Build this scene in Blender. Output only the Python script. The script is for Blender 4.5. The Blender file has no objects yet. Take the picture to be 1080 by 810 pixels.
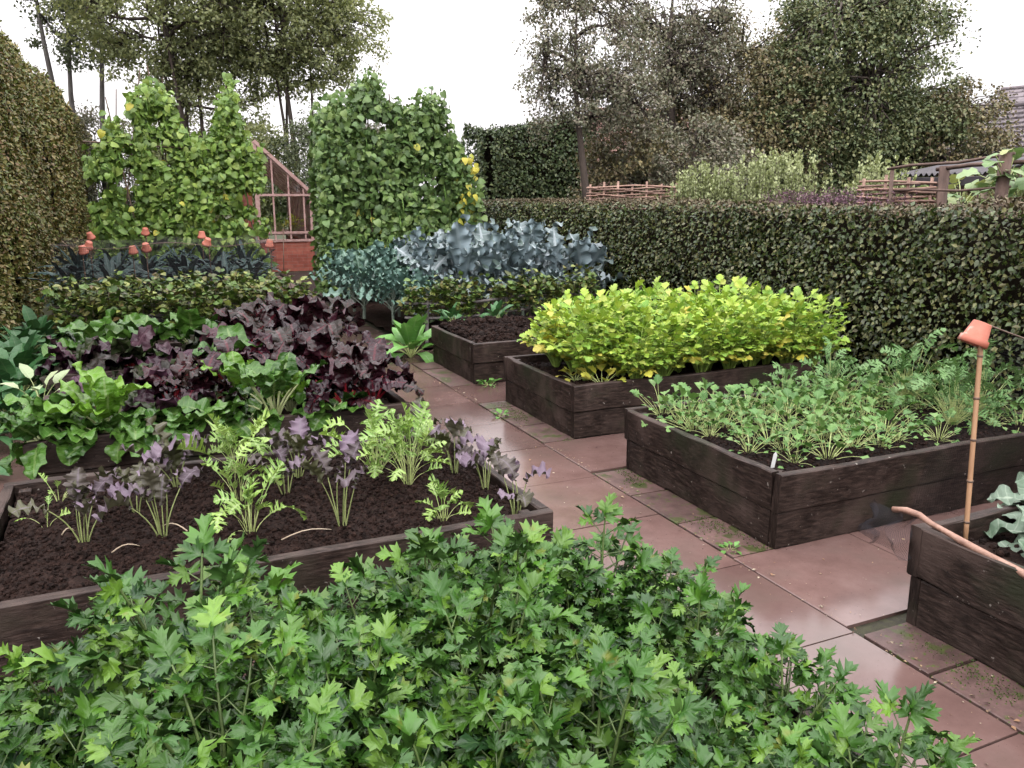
import bpy, math, random
import numpy as np
from mathutils import Vector, Matrix
R = math.radians
rs = np.random.RandomState(7)
random.seed(7)
COL = bpy.context.scene.collection
PI = math.pi

# ------------------------------------------------------------------ noise
def _h(ix, iy, s):
    n = (ix.astype(np.int64) * 374761393 + iy.astype(np.int64) * 668265263 + s * 974634777) & 0x7fffffff
    n = ((n ^ (n >> 13)) * 1274126177) & 0x7fffffff
    return ((n ^ (n >> 16)) & 0xffff) / 65535.0
def vnoise(x, y, s=0):
    x = np.asarray(x, float); y = np.asarray(y, float)
    ix = np.floor(x); iy = np.floor(y); fx = x - ix; fy = y - iy
    fx = fx * fx * (3 - 2 * fx); fy = fy * fy * (3 - 2 * fy)
    a = _h(ix, iy, s); b = _h(ix + 1, iy, s); c = _h(ix, iy + 1, s); d = _h(ix + 1, iy + 1, s)
    return (a * (1 - fx) + b * fx) * (1 - fy) + (c * (1 - fx) + d * fx) * fy - .5
def fbm(x, y, s=0, o=4):
    r = 0; a = 1.0
    for i in range(o):
        r = r + a * vnoise(np.asarray(x) * 2 ** i, np.asarray(y) * 2 ** i, s + i); a *= .5
    return r

# ------------------------------------------------------------------ mesh builder
class MB:
    def __init__(s): s.V = []; s.L = []; s.S = []; s.U = []; s.n = 0; s.sm = []
    def add(s, V, L, S, U=None, smooth=True):
        V = np.asarray(V, float).reshape(-1, 3); L = np.asarray(L, np.int64)
        s.V.append(V); s.L.append(L + s.n); S = np.asarray(S, np.int64); s.S.append(S)
        s.U.append(np.zeros((len(L), 2)) if U is None else np.asarray(U, float).reshape(-1, 2))
        s.sm.append(np.full(len(S), smooth)); s.n += len(V)
    def grid(s, P, closed=False, U=None, smooth=True):          # P (n,m,3)
        n, m = P.shape[:2]; idx = np.arange(n * m).reshape(n, m)
        mm = m if closed else m - 1
        j = np.arange(mm); j2 = (j + 1) % m
        a = idx[:-1][:, j]; b = idx[:-1][:, j2]; c = idx[1:][:, j2]; d = idx[1:][:, j]
        L = np.stack([a, b, c, d], -1).reshape(-1)
        if U is None:
            uu, vv = np.meshgrid(np.arange(m) / max(m - 1, 1), np.arange(n) / max(n - 1, 1))
            U = np.stack([uu, vv], -1)
        s.add(P.reshape(-1, 3), L, np.full(len(L) // 4, 4), U.reshape(-1, 2)[L], smooth)
    def tube(s, pts, rad, k=6, cap=False):
        P = np.asarray(pts, float); n = len(P); rad = np.broadcast_to(np.asarray(rad, float), (n,))
        T = np.gradient(P, axis=0); T /= np.linalg.norm(T, axis=1)[:, None] + 1e-9
        ref = np.array([0, 0, 1.]) if abs(T[:, 2]).mean() < .8 else np.array([1., 0, 0])
        A = np.cross(T, ref); A /= np.linalg.norm(A, axis=1)[:, None] + 1e-9; B = np.cross(T, A)
        an = np.arange(k) * 2 * PI / k
        G = P[:, None] + rad[:, None, None] * (np.cos(an)[None, :, None] * A[:, None] + np.sin(an)[None, :, None] * B[:, None])
        if cap:
            G = np.concatenate([np.repeat(P[:1, None], k, 1), G, np.repeat(P[-1:, None], k, 1)], 0)
        ln = np.concatenate([[0], np.cumsum(np.linalg.norm(np.diff(P, axis=0), axis=1))])
        if cap: ln = np.concatenate([[0], ln, [ln[-1]]])
        uu, vv = np.meshgrid(np.arange(k) / k, ln); s.grid(G, True, np.stack([uu, vv], -1))
    def prism(s, prof, p0, p1, up=(0, 0, 1), nseg=1, jit=0, seed=0):   # profile (a,b): a sideways, b up, swept p0->p1
        p0 = np.array(p0, float); p1 = np.array(p1, float); d = p1 - p0; ln = np.linalg.norm(d); d /= ln
        up = np.array(up, float); sd = np.cross(d, up); sd /= np.linalg.norm(sd)
        prof = np.array(prof, float); G = []
        for i in range(nseg + 1):
            t = i / nseg; j = np.zeros((len(prof), 2))
            if jit:
                j[:, 0] = vnoise(t * ln * 7 + np.arange(len(prof)) * .3, np.full(len(prof), seed * 3.1), seed) * jit
                j[:, 1] = vnoise(t * ln * 5 + 9, np.full(len(prof), seed * 1.7) + (prof[:, 1] > prof[:, 1].mean()) * 3, seed) * jit
            q = prof + j
            G.append(p0 + d * ln * t + q[:, :1] * sd + q[:, 1:] * up)
        G = np.array(G); k = len(prof)
        ring = np.concatenate([[0], np.cumsum(np.linalg.norm(np.diff(prof, axis=0), axis=1))])
        uu, vv = np.meshgrid(ring, np.linspace(0, ln, nseg + 1))
        s.grid(G, True, np.stack([uu, vv], -1), smooth=False)
        for e, rev in ((0, False), (nseg, True)):
            L = list(range(k)); L = L if rev else L[::-1]
            s.add(G[e], L, [k], prof[L], False)
    def box(s, a, b, bv=.004):
        a = np.array(a, float); b = np.array(b, float); c = (a + b) / 2; h = (b - a) / 2
        bv = min(bv, h.min() * .9)
        prof = [(-h[0] + bv, -h[2]), (h[0] - bv, -h[2]), (h[0], -h[2] + bv), (h[0], h[2] - bv), (h[0] - bv, h[2]), (-h[0] + bv, h[2]), (-h[0], h[2] - bv), (-h[0], -h[2] + bv)]
        s.prism(prof, (c[0], a[1], c[2]), (c[0], b[1], c[2]))
    def build(s, name, mat, parent=None):
        me = bpy.data.meshes.new(name)
        if s.n:
            V = np.concatenate(s.V); L = np.concatenate(s.L); S = np.concatenate(s.S); U = np.concatenate(s.U)
            me.vertices.add(len(V)); me.loops.add(len(L)); me.polygons.add(len(S))
            me.vertices.foreach_set('co', V.astype(np.float32).ravel())
            me.loops.foreach_set('vertex_index', L.astype(np.int32))
            st = np.concatenate([[0], np.cumsum(S)[:-1]]); me.polygons.foreach_set('loop_start', st.astype(np.int32))
            me.update(calc_edges=True)
            me.polygons.foreach_set('use_smooth', np.concatenate(s.sm))
            uv = me.uv_layers.new(name='UVMap'); uv.data.foreach_set('uv', U.astype(np.float32).ravel())
        me.materials.append(mat)
        o = bpy.data.objects.new(name, me); COL.objects.link(o)
        if parent: o.parent = parent
        return o

# ------------------------------------------------------------------ leaf templates
def tpl(prof, cols=3, fold=.25, bend=.4, ripple=0., rf=5, blister=0., bf=8, seed=0, twist=0.):
    prof = np.array(prof, float)                                 # rows (w, ye, yr)
    cs = np.linspace(-1, 1, 2 * cols - 1); w = prof[:, 0][:, None]; ye = prof[:, 1][:, None]; yr = prof[:, 2][:, None]
    ac = abs(cs)[None]; x = cs[None] * w; y = yr + (ye - yr) * ac
    z = fold * abs(x) + ripple * ac ** 2 * np.sin(2 * PI * rf * y + (cs[None] > 0) * 2.1 + seed) * (w > .02)
    if blister: z = z + blister * vnoise(x * bf + seed * 3, y * bf, seed) * np.minimum(1, ac * 3)
    if twist: z = z + twist * x * y
    k = bend + 1e-4; yy = np.sin(k * y) / k + z * np.sin(k * y); zz = -(1 - np.cos(k * y)) / k + z * np.cos(k * y)
    P = np.stack([x + 0 * y, yy, zz], -1); m = MB()
    U = np.stack([.5 + .5 * cs[None] + 0 * y, yr + 0 * x], -1); m.grid(P, False, U)
    return m.V[0], m.L[0], m.S[0], m.U[0]
def smoothprof(fn, n, pw=1.0):
    t = np.linspace(0, 1, n); return [(max(.004, fn(a)), a, a) for a in t]
CEL = [(.01, 0, 0), (.07, .09, .05), (.24, .14, .09), (.43, .20, .12), (.33, .30, .16), (.56, .44, .19), (.40, .46, .22), (.47, .66, .25), (.26, .56, .29), (.11, .46, .36), (.20, .66, .42), (.37, .86, .48), (.21, .84, .56), (.21, 1.02, .64), (.09, .94, .76), (.01, 1.18, 1)]
T_CEL = [tpl(CEL, 3, f, b, r, 1.3, .07, 6, i, tw) for i, (f, b, r, tw) in enumerate([(.5, .7, .07, .2), (.2, 1.2, .12, .4), (.65, .4, .07, -.3), (.35, .5, .12, .5), (.45, 1.5, .09, -.3), (.05, .9, .12, 0)])]
CEL2 = [(.01, 0, 0), (.25, .25, .1), (.5, .52, .26), (.34, .5, .32), (.42, .76, .46), (.24, .74, .55), (.2, .95, .75), (.01, 1.03, 1)]
T_CELS = [tpl(CEL2, 2, f, b, r, 2.3, 0, 7, i, tw) for i, (f, b, r, tw) in enumerate([(.35, .7, .03, 0), (.15, 1.0, .05, .2), (.5, .3, .03, -.2), (.25, .5, .06, .3)])]
def ov(w, a=.8, b=.9): return lambda t: w * math.sin(PI * min(1, t) ** a) ** b
T_CHARD = [tpl(smoothprof(ov(.36, .85, .48), 17), 6, f, b, .08, 2.2, .17, 10, i, tw) for i, (f, b, tw) in enumerate([(.2, .5, 0), (.35, 1.0, .3), (.1, .2, -.2), (.3, 1.5, .1)])]
T_PCHARD = [tpl(smoothprof(ov(.29, .85, .5), 17), 6, f, b, .08, 2.6, .2, 12, i, tw) for i, (f, b, tw) in enumerate([(-.2, 1.2, 0), (.2, 1.7, .4), (-.1, .8, -.3), (.1, 2.0, .1)])]
def mizprof():
    r = [(.01, 0, 0), (.018, .25, .25)]
    for i in range(5):
        y = .3 + i * .135; L = (.14 + .12 * math.sin(PI * (i + 1) / 6)) * (1.2 if i % 2 else .75)
        r += [(.035, y, y), (L * .6, y + .05, y + .015), (L, y + .11, y + .022), (L * .66, y + .085, y + .035), (L * .85, y + .17, y + .05), (L * .45, y + .10, y + .06), (.05, y + .10, y + .085)]
    return r + [(.08, .99, .98), (.01, 1.06, 1.05)]
T_MIZ = [tpl(mizprof(), 2, f, b, .03, 4, 0, 8, i, tw) for i, (f, b, tw) in enumerate([(.7, .9, .5), (.3, 1.9, .9), (.9, .4, -.8), (-.3, 1.2, -.5)])]
def musprof():
    r = []
    for i in range(33):
        t = i / 32; w = .34 * math.sin(PI * t ** 1.35) ** .75 if 0 < t < 1 else .005
        k = 1 + .13 * math.sin(i * 1.15) + (.07 if i % 2 else -.07); r.append((max(.008, w * k), t + (.015 if i % 2 else 0), t))
    return r
T_MUS = [tpl(musprof(), 4, f, b, .11, 4.3, .07, 9, i, tw) for i, (f, b, tw) in enumerate([(.3, .6, 0), (.1, 1.3, .3), (.5, 1.9, -.3)])]
def brocprof(n=27):
    r = []
    for i in range(n):
        t = i / (n - 1)
        w = .23 * math.sin(PI * min(1, max(0, (t - .12) / .9)) ** .8) ** .7 if .12 < t < 1 else .02
        if .12 < t < .4: w *= (.35 if i % 3 == 0 else .8)
        r.append((max(.012, w * (1 + .12 * math.sin(i * 2.4))), t, t))
    return r
T_BROC = [tpl(brocprof(), 5, f, b, .10, 3.6, .08, 7, i, tw) for i, (f, b, tw) in enumerate([(.3, .4, 0), (.1, .8, .3), (.5, .1, -.3), (.2, 1.2, .2)])]
T_NERO = [tpl(smoothprof(ov(.085, .7, .5), 12), 2, f, b, .02, 5, .03, 14, i, tw) for i, (f, b, tw) in enumerate([(-.3, 1.3, 0), (-.5, 1.9, .2), (-.2, .8, -.2)])]
T_BEAN = [tpl([(.02, -.12, 0), (.3, -.16, .04), (.46, .08, .14), (.44, .36, .36), (.28, .68, .62), (.02, 1, 1)], 2, f, b, .03, 1.5, 0, 5, i) for i, (f, b) in enumerate([(.25, .5), (.1, 1.1), (-.15, .8)])]
T_OV = [tpl([(.01, 0, 0), (.3, .3, .25), (.36, .55, .5), (.01, 1, 1)], 2, f, b, 0, 1, 0, 5, i) for i, (f, b) in enumerate([(.3, .4), (.1, 1.0), (.5, -.3)])]
T_LAN = [tpl([(.01, 0, 0), (.12, .3, .3), (.12, .6, .6), (.005, 1, 1)], 2, f, b, 0, 1, 0, 5, i) for i, (f, b) in enumerate([(.3, .5), (.1, 1.0)])]
def simple(w, zf, zt):
    V = np.array([(0, 0, 0), (w, .42, zf), (0, 1, zt), (-w, .42, zf), (0, .5, 0)]); L = np.array([0, 1, 2, 4, 0, 4, 2, 3])
    U = np.array([(.5, 0), (1, .4), (.5, 1), (0, .4), (.5, .5)])[L]; return V, L, np.array([4, 4]), U
T_SIM = [simple(.34, .10, -.06), simple(.3, .18, .05), simple(.38, .02, -.2)]
T_BROAD = [tpl([(.01, 0, 0), (.2, .12, .12), (.27, .35, .35), (.2, .7, .7), (.005, 1, 1)], 3, f, b, .03, 2, .03, 6, i) for i, (f, b) in enumerate([(.3, .8), (.15, 1.4), (.4, .3)])]
T_SQ = [tpl([(.02, -.2, 0), (.4, -.24, .03), (.56, .0, .12), (.5, .2, .25), (.55, .45, .4), (.36, .55, .55), (.3, .85, .75), (.02, 1, 1)], 3, f, b, .05, 2, .03, 5, i) for i, (f, b) in enumerate([(.2, .3), (-.2, .6), (.1, .9)])]

def norm(v):
    v = np.asarray(v, float); return v / (np.linalg.norm(v, axis=-1, keepdims=True) + 1e-9)
class Batch:
    def __init__(s, T): s.T = T; s.I = [[] for _ in T]; s.A = []
    def add(s, p, d, n, sc, k=None, sx=1.):
        k = random.randrange(len(s.T)) if k is None else k
        s.I[k].append((p, d, n, sc, sx))
    def many(s, P, D, N, SC):
        K = rs.randint(0, len(s.T), len(P))
        for k in range(len(s.T)):
            m = K == k
            if m.any(): s.A.append((k, P[m], D[m], N[m], SC[m], np.ones(m.sum())))
    def out(s, mb, smooth=True):
        A = list(s.A)
        for k, it in enumerate(s.I):
            if it: A.append((k, np.array([i[0] for i in it], float), np.array([i[1] for i in it], float), np.array([i[2] for i in it], float), np.array([i[3] for i in it], float), np.array([i[4] for i in it], float)))
        for k, P, D, N, SC, SX in A:
            V, L, S, U = s.T[k]; D = norm(D); X = norm(np.cross(D, N)); Z = np.cross(X, D)
            W = (V[None, :, 0:1] * SX[:, None, None] * X[:, None] + V[None, :, 1:2] * D[:, None] + V[None, :, 2:3] * Z[:, None]) * SC[:, None, None] + P[:, None]
            n = len(P); off = np.arange(n)[:, None] * len(V)
            mb.add(W.reshape(-1, 3), (L[None] + off).ravel(), np.tile(S, n), np.tile(U, (n, 1)), smooth)
        return mb
    def build(s, name, mat, parent=None): return s.out(MB()).build(name, mat, parent)
def arc(base, az, l0, l1, length, n=6, wob=0):
    P = [np.array(base, float)]; dl = length / (n - 1)
    for i in range(n - 1):
        l = l0 + (l1 - l0) * (i / max(1, n - 2)); a = az + (random.uniform(-wob, wob) if wob else 0)
        d = np.array([math.sin(l) * math.cos(a), math.sin(l) * math.sin(a), math.cos(l)]); P.append(P[-1] + d * dl)
    return np.array(P), d
def upn(d, az):                                                   # a leaf normal facing up for direction d
    s = np.cross(d, (0, 0, 1.)); 
    if np.linalg.norm(s) < 1e-3: s = np.array([math.sin(az), -math.cos(az), 0])
    return norm(np.cross(norm(s), d))
def rotz(v, ax, a):                                               # rotate v about axis ax
    v = np.asarray(v, float); ax = norm(ax); return v * math.cos(a) + np.cross(ax, v) * math.sin(a) + ax * np.dot(ax, v) * (1 - math.cos(a))

# ------------------------------------------------------------------ materials
def newmat(name):
    m = bpy.data.materials.new(name); m.use_nodes = True; nt = m.node_tree
    for n in list(nt.nodes): nt.nodes.remove(n)
    out = nt.nodes.new('ShaderNodeOutputMaterial'); return m, nt, out
class NT:
    def __init__(s, nt): s.nt = nt
    def n(s, t, **k):
        o = s.nt.nodes.new(t)
        for a, b in k.items():
            if a.startswith('_'): setattr(o, a[1:], b)
            else:
                kk = int(a[1:]) if a[0] == 'i' and a[1:].isdigit() else a.replace('__', ' ')
                if isinstance(b, bpy.types.NodeSocket): s.nt.links.new(b, o.inputs[kk])
                else: o.inputs[kk].default_value = b
        return o
    def ramp(s, fac, pts, mode='LINEAR'):
        r = s.n('ShaderNodeValToRGB', i0=fac); r.color_ramp.interpolation = mode; e = r.color_ramp.elements
        while len(e) < len(pts): e.new(.5)
        for q, (p, c) in zip(e, pts): q.position = p; q.color = (*c, 1) if len(c) == 3 else c
        return r.outputs[0]
    def mix(s, f, a, b, mode='MIX'):
        m = s.n('ShaderNodeMix', _data_type='RGBA', _blend_type=mode)
        for i, v in ((0, f), (6, a), (7, b)):
            if isinstance(v, bpy.types.NodeSocket): s.nt.links.new(v, m.inputs[i])
            else: m.inputs[i].default_value = (*v, 1) if isinstance(v, tuple) and len(v) == 3 else v
        return m.outputs[2]
    def math(s, op, a, b=0., c=0.): 
        return s.n('ShaderNodeMath', _operation=op, i0=a, i1=b, i2=c).outputs[0]
    def noise(s, scale, vec=None, detail=4, rough=.6):
        k = dict(Scale=scale, Detail=detail, Roughness=rough)
        if vec is not None: k['Vector'] = vec
        return s.n('ShaderNodeTexNoise', **k).outputs[0]
def leafmat(name, cols, rough=.4, vein=(.25, .35, .12), vs=.5, side=12, trans=.22, var=.35, back=None, bump=.3, ribw=.03, edge=None, spots=None, spec=.5, bd=.004):
    m, nt, out = newmat(name); N = NT(nt)
    geo = N.n('ShaderNodeNewGeometry'); oi = N.n('ShaderNodeObjectInfo'); tc = N.n('ShaderNodeTexCoord')
    r = N.math('FRACT', N.math('ADD', geo.outputs['Random Per Island'], N.math('MULTIPLY', oi.outputs['Random'], .37)))
    c = N.ramp(r, [((i + .0) / max(1, len(cols) - 1), q) for i, q in enumerate(cols)])
    nz = N.noise(9, tc.outputs['Object'], 3); nf = N.math('MULTIPLY_ADD', nz, var * 2, 1 - var)
    c = N.mix(1., c, N.n('ShaderNodeCombineColor', Red=nf, Green=nf, Blue=nf).outputs[0], 'MULTIPLY')
    uv = N.n('ShaderNodeSeparateXYZ', i0=tc.outputs['UV']); u, v = uv.outputs[0], uv.outputs[1]
    au = N.math('ABSOLUTE', N.math('SUBTRACT', u, .5))
    if edge: c = N.mix(N.math('SMOOTH_MIN', N.math('MULTIPLY', N.math('MAXIMUM', N.math('SUBTRACT', au, edge[1]), 0.), 6.), 1., .1), c, edge[0])
    if spots: c = N.mix(N.ramp(N.noise(spots[1], tc.outputs['Object'], 2), [(spots[2], (0, 0, 0)), (spots[2] + .06, (1, 1, 1))]), c, spots[0])
    rib = N.math('LESS_THAN', au, ribw); h = None
    sv = N.math('FRACT', N.math('MULTIPLY', v, float(side))); svm = N.math('LESS_THAN', N.math('ABSOLUTE', N.math('SUBTRACT', sv, .5)), .07)
    vm = N.math('MAXIMUM', rib, N.math('MULTIPLY', svm, .55))
    if vs: c = N.mix(N.math('MULTIPLY', vm, vs), c, vein)
    if back: c = N.mix(N.math('MULTIPLY', geo.outputs['Backfacing'], .7), c, back)
    b = N.n('ShaderNodeBump', Strength=bump, Distance=bd, Height=N.math('ADD', N.math('MULTIPLY', N.noise(60, tc.outputs['Object'], 2), .5), N.math('SUBTRACT', N.math('MULTIPLY', N.math('SINE', N.math('MULTIPLY', sv, PI)), -.6), N.math('MULTIPLY', vm, .4))))
    rg = N.math('MULTIPLY_ADD', N.noise(14, tc.outputs['Object'], 2), .3, rough - .15)
    p = N.n('ShaderNodeBsdfPrincipled', Base__Color=c, Roughness=rg, Normal=b.outputs[0]); p.inputs['Specular IOR Level'].default_value = spec
    t = N.n('ShaderNodeBsdfTranslucent', Color=N.mix(.5, c, (1., 1., .35), 'MULTIPLY'))
    x = N.n('ShaderNodeMixShader', i0=trans); nt.links.new(p.outputs[0], x.inputs[1]); nt.links.new(t.outputs[0], x.inputs[2])
    nt.links.new(x.outputs[0], out.inputs[0]); return m
def solid(name, ramp, scale=8, rough=.6, bump=.3, stretch=(1, 1, 1), coord='Object', detail=6, dist=.01, rr=.0, spots=None, spec=.5, isl=0., metal=0.):
    m, nt, out = newmat(name); N = NT(nt); tc = N.n('ShaderNodeTexCoord')
    mp = N.n('ShaderNodeMapping', Vector=tc.outputs[coord], Scale=stretch).outputs[0]
    nz = N.noise(scale, mp, detail, .65); c = N.ramp(nz, ramp)
    if isl:
        g = N.n('ShaderNodeNewGeometry').outputs['Random Per Island']; f = N.math('MULTIPLY_ADD', g, isl * 2, 1 - isl)
        c = N.mix(1., c, N.n('ShaderNodeCombineColor', Red=f, Green=f, Blue=f).outputs[0], 'MULTIPLY')
    if spots:
        for (sc, th, colr) in spots:
            c = N.mix(N.ramp(N.noise(sc, tc.outputs['Object'], 3), [(th - (.08 if sc < 5 else 0), (0, 0, 0)), (th + (.12 if sc < 5 else .05), (1, 1, 1))]), c, colr)
    b = N.n('ShaderNodeBump', Strength=bump, Distance=dist, Height=nz)
    rg = N.math('MULTIPLY_ADD', N.noise(scale * .4, tc.outputs['Object'], 3), rr * 2, rough - rr)
    p = N.n('ShaderNodeBsdfPrincipled', Base__Color=c, Roughness=rg, Normal=b.outputs[0], Metallic=metal); p.inputs['Specular IOR Level'].default_value = spec
    nt.links.new(p.outputs[0], out.inputs[0]); return m

M = {}
M['celery'] = leafmat('celery_leaf', [(.022, .075, .010), (.042, .13, .014), (.085, .21, .02), (.018, .062, .016), (.15, .29, .03), (.034, .11, .015), (.06, .165, .017)], .33, (.11, .22, .06), .3, 4, .14, .35, (.06, .13, .035), bump=.35, bd=.004, spots=((.17, .2, .03), 9, .66), spec=.5)
M['celstem'] = solid('celery_stem', [(.3, (.06, .09, .025)), (.7, (.13, .2, .06))], 20, .4, .1, isl=.3)
M['lime'] = leafmat('lime_leaf', [(.25, .47, .06), (.4, .6, .07), (.5, .64, .09), (.2, .42, .06), (.58, .64, .14)], .38, (.6, .7, .25), .35, 7, .25, .3, bump=.5, bd=.006)
M['limey'] = leafmat('yellow_leaf', [(.62, .62, .1), (.68, .58, .12), (.5, .6, .08), (.6, .5, .06)], .42, (.7, .7, .3), .3, 7, .3, .2)
M['limestem'] = solid('lime_stem', [(.3, (.2, .35, .06)), (.7, (.4, .5, .12))], 20, .4, .1, isl=.3)
M['chardg'] = leafmat('chard_green', [(.09, .22, .02), (.14, .3, .03), (.2, .38, .045)], .27, (.35, .45, .2), .4, 9, .25, .25, ribw=.05)
M['chardd'] = leafmat('chard_dark_green', [(.04, .11, .02), (.07, .17, .028), (.1, .22, .035)], .28, (.3, .4, .16), .35, 9, .2, .25, ribw=.05)
M['chardstalk'] = solid('pale_stalk', [(.3, (.3, .36, .14)), (.7, (.55, .58, .32))], 15, .4, .1)
M['chardp'] = leafmat('chard_purple', [(.016, .004, .008), (.032, .009, .016), (.02, .014, .009), (.055, .016, .026)], .25, spec=.4, vein=(.12, .01, .02), vs=.5, side=9, trans=.1, var=.3, back=(.05, .012, .022), ribw=.05, bump=.5)
M['redstalk'] = solid('red_stalk', [(.3, (.18, .008, .015)), (.7, (.32, .018, .03))], 15, .35, .1)
M['lettuce'] = leafmat('oak_lettuce', [(.045, .014, .028), (.022, .008, .014), (.085, .032, .058), (.03, .045, .018), (.018, .008, .012), (.045, .08, .02)], .36, (.2, .12, .14), .25, 6, .1, .35, spec=.35)
M['miz'] = leafmat('mizuna_leaf', [(.28, .47, .08), (.38, .56, .13), (.22, .4, .08), (.42, .6, .17)], .45, (.5, .6, .3), .6, 9, .3, .2, ribw=.1)
M['mizstalk'] = solid('mizuna_stalk', [(.3, (.4, .5, .16)), (.7, (.6, .65, .3))], 15, .4, .1)
M['mus'] = leafmat('mustard_leaf', [(.17, .115, .165), (.24, .175, .235), (.12, .09, .10), (.1, .1, .05), (.08, .05, .07)], .45, (.2, .16, .2), .5, 8, .25, .3, (.10, .11, .045), ribw=.05)
M['musstalk'] = solid('mustard_stalk', [(.3, (.2, .26, .08)), (.7, (.42, .46, .2))], 15, .4, .1, isl=.3)
M['broc'] = leafmat('broccoli_leaf', [(.15, .2, .205), (.2, .25, .26), (.12, .18, .155), (.27, .32, .34)], .62, (.42, .48, .5), .8, 5, .1, .3, (.22, .3, .34), ribw=.08)
M['broc2'] = leafmat('kale_leaf', [(.08, .17, .13), (.11, .21, .16), (.15, .25, .21), (.07, .15, .08)], .5, (.3, .42, .35), .5, 7, .12, .25, (.14, .25, .22), ribw=.06)
M['brocstem'] = solid('brassica_stem', [(.3, (.12, .16, .13)), (.7, (.25, .3, .24))], 15, .5, .1)
M['nero'] = leafmat('nero_leaf', [(.018, .045, .045), (.03, .07, .065), (.045, .09, .085)], .5, (.12, .18, .15), .5, 9, .08, .3, ribw=.1)
M['bean'] = leafmat('bean_leaf', [(.13, .24, .05), (.2, .33, .06), (.27, .42, .09), (.36, .48, .11), (.1, .18, .04), (.2, .34, .07)], .42, (.3, .45, .1), .3, 5, .3, .25)
M['bean2'] = leafmat('bean_leaf_dark', [(.09, .17, .05), (.13, .22, .06), (.17, .28, .08), (.24, .34, .1), (.07, .13, .04), (.14, .25, .07)], .42, (.2, .35, .1), .3, 5, .25, .25)
M['beanyel'] = leafmat('bean_leaf_yellow', [(.6, .6, .1), (.66, .58, .08), (.5, .58, .1)], .45, (.7, .6, .2), .3, 5, .35, .2)
M['pod'] = solid('bean_pod', [(.3, (.12, .28, .05)), (.7, (.25, .4, .1))], 8, .4, .1, isl=.3)
M['hedgeL'] = leafmat('hedge_leaf_brown', [(.11, .15, .03), (.19, .22, .05), (.28, .21, .07), (.13, .19, .035), (.36, .3, .1), (.2, .11, .04), (.1, .13, .03)], .36, vs=0, trans=.15, var=.3, spec=.6)
M['hedgeR'] = leafmat('hedge_leaf_dark', [(.028, .05, .012), (.055, .095, .02), (.10, .14, .03), (.03, .06, .016), (.14, .13, .045), (.07, .12, .026), (.24, .23, .08), (.042, .07, .018)], .27, vs=0, trans=.1, var=.4, spec=.8)
M['hedgetop'] = leafmat('hedge_clipped_top', [(.14, .1, .055), (.1, .09, .04), (.2, .14, .08)], .5, vs=0, trans=.1, var=.3)
M['yew'] = leafmat('yew_leaf', [(.04, .065, .025), (.06, .095, .035), (.09, .125, .045), (.13, .15, .06)], .4, vs=0, trans=.1, var=.3)
M['twig'] = solid('hedge_twigs', [(.3, (.006, .005, .003)), (.7, (.018, .014, .009))], 10, .95, .5, spec=.03)
M['apple'] = leafmat('apple_leaf', [(.06, .12, .025), (.1, .18, .03), (.15, .25, .05), (.08, .09, .03), (.3, .36, .08), (.14, .1, .04)], .4, vs=0, trans=.2, var=.3)
M['bark'] = solid('bark', [(.3, (.03, .022, .018)), (.7, (.10, .075, .06))], 6, .85, .8, (1, 1, .25), dist=.03)
M['barkgrey'] = solid('bark_grey', [(.3, (.09, .08, .075)), (.7, (.22, .2, .19))], 6, .85, .6, (1, 1, .25), dist=.03)
M['t_left'] = leafmat('tree_leaf_ash', [(.24, .28, .14), (.3, .34, .17), (.36, .4, .19), (.4, .41, .2)], .5, vs=0, trans=.5, var=.3)
M['t_dark'] = leafmat('tree_leaf_dark', [(.1, .13, .07), (.13, .16, .08), (.16, .19, .1)], .5, vs=0, trans=.3, var=.3)
M['t_pear'] = leafmat('tree_leaf_pear', [(.19, .21, .14), (.25, .26, .17), (.29, .26, .18), (.21, .17, .14)], .5, vs=0, trans=.25, var=.3)
M['t_olive'] = leafmat('tree_leaf_olive', [(.14, .145, .07), (.19, .18, .085), (.24, .2, .09), (.17, .13, .08), (.32, .26, .11)], .5, vs=0, trans=.2, var=.3)
M['t_green'] = leafmat('tree_leaf_green', [(.1, .14, .06), (.14, .185, .08), (.19, .225, .1), (.26, .26, .11), (.12, .16, .07)], .45, vs=0, trans=.2, var=.3)
M['sage'] = leafmat('willow_leaf', [(.4, .46, .22), (.52, .57, .3), (.32, .38, .17)], .5, vs=0, trans=.25, var=.25)
M['heather'] = leafmat('flower_petal', [(.22, .1, .16), (.14, .07, .1), (.3, .16, .22), (.09, .08, .05)], .6, vs=0, trans=.2, var=.3)
M['squash'] = leafmat('squash_leaf', [(.16, .27, .1), (.24, .37, .16), (.34, .45, .22), (.4, .42, .16)], .5, (.35, .42, .25), .5, 4, .25, .25)
M['comfrey'] = leafmat('comfrey_leaf', [(.05, .16, .05), (.07, .2, .07), (.1, .24, .09)], .45, (.2, .3, .15), .5, 7, .2, .25)
M['rosette'] = leafmat('rosette_leaf', [(.12, .32, .05), (.17, .4, .08), (.2, .42, .12)], .45, (.35, .5, .25), .5, 7, .25, .2)
M['radish'] = leafmat('low_crop_leaf', [(.08, .2, .045), (.12, .27, .06), (.17, .33, .08), (.22, .36, .12)], .45, (.3, .42, .2), .4, 7, .25, .25)
M['feather'] = leafmat('feathery_leaf', [(.1, .22, .06), (.15, .3, .09), (.2, .34, .13)], .5, (.3, .4, .2), .4, 7, .25, .2)
M['cabbage'] = leafmat('cabbage_leaf', [(.14, .2, .14), (.18, .25, .18), (.1, .17, .1)], .45, (.35, .42, .32), .7, 6, .1, .25, ribw=.05)
M['palegreen'] = leafmat('pale_leaf', [(.4, .5, .28), (.5, .58, .34)], .5, (.6, .65, .45), .4, 7, .25, .2)
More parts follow.
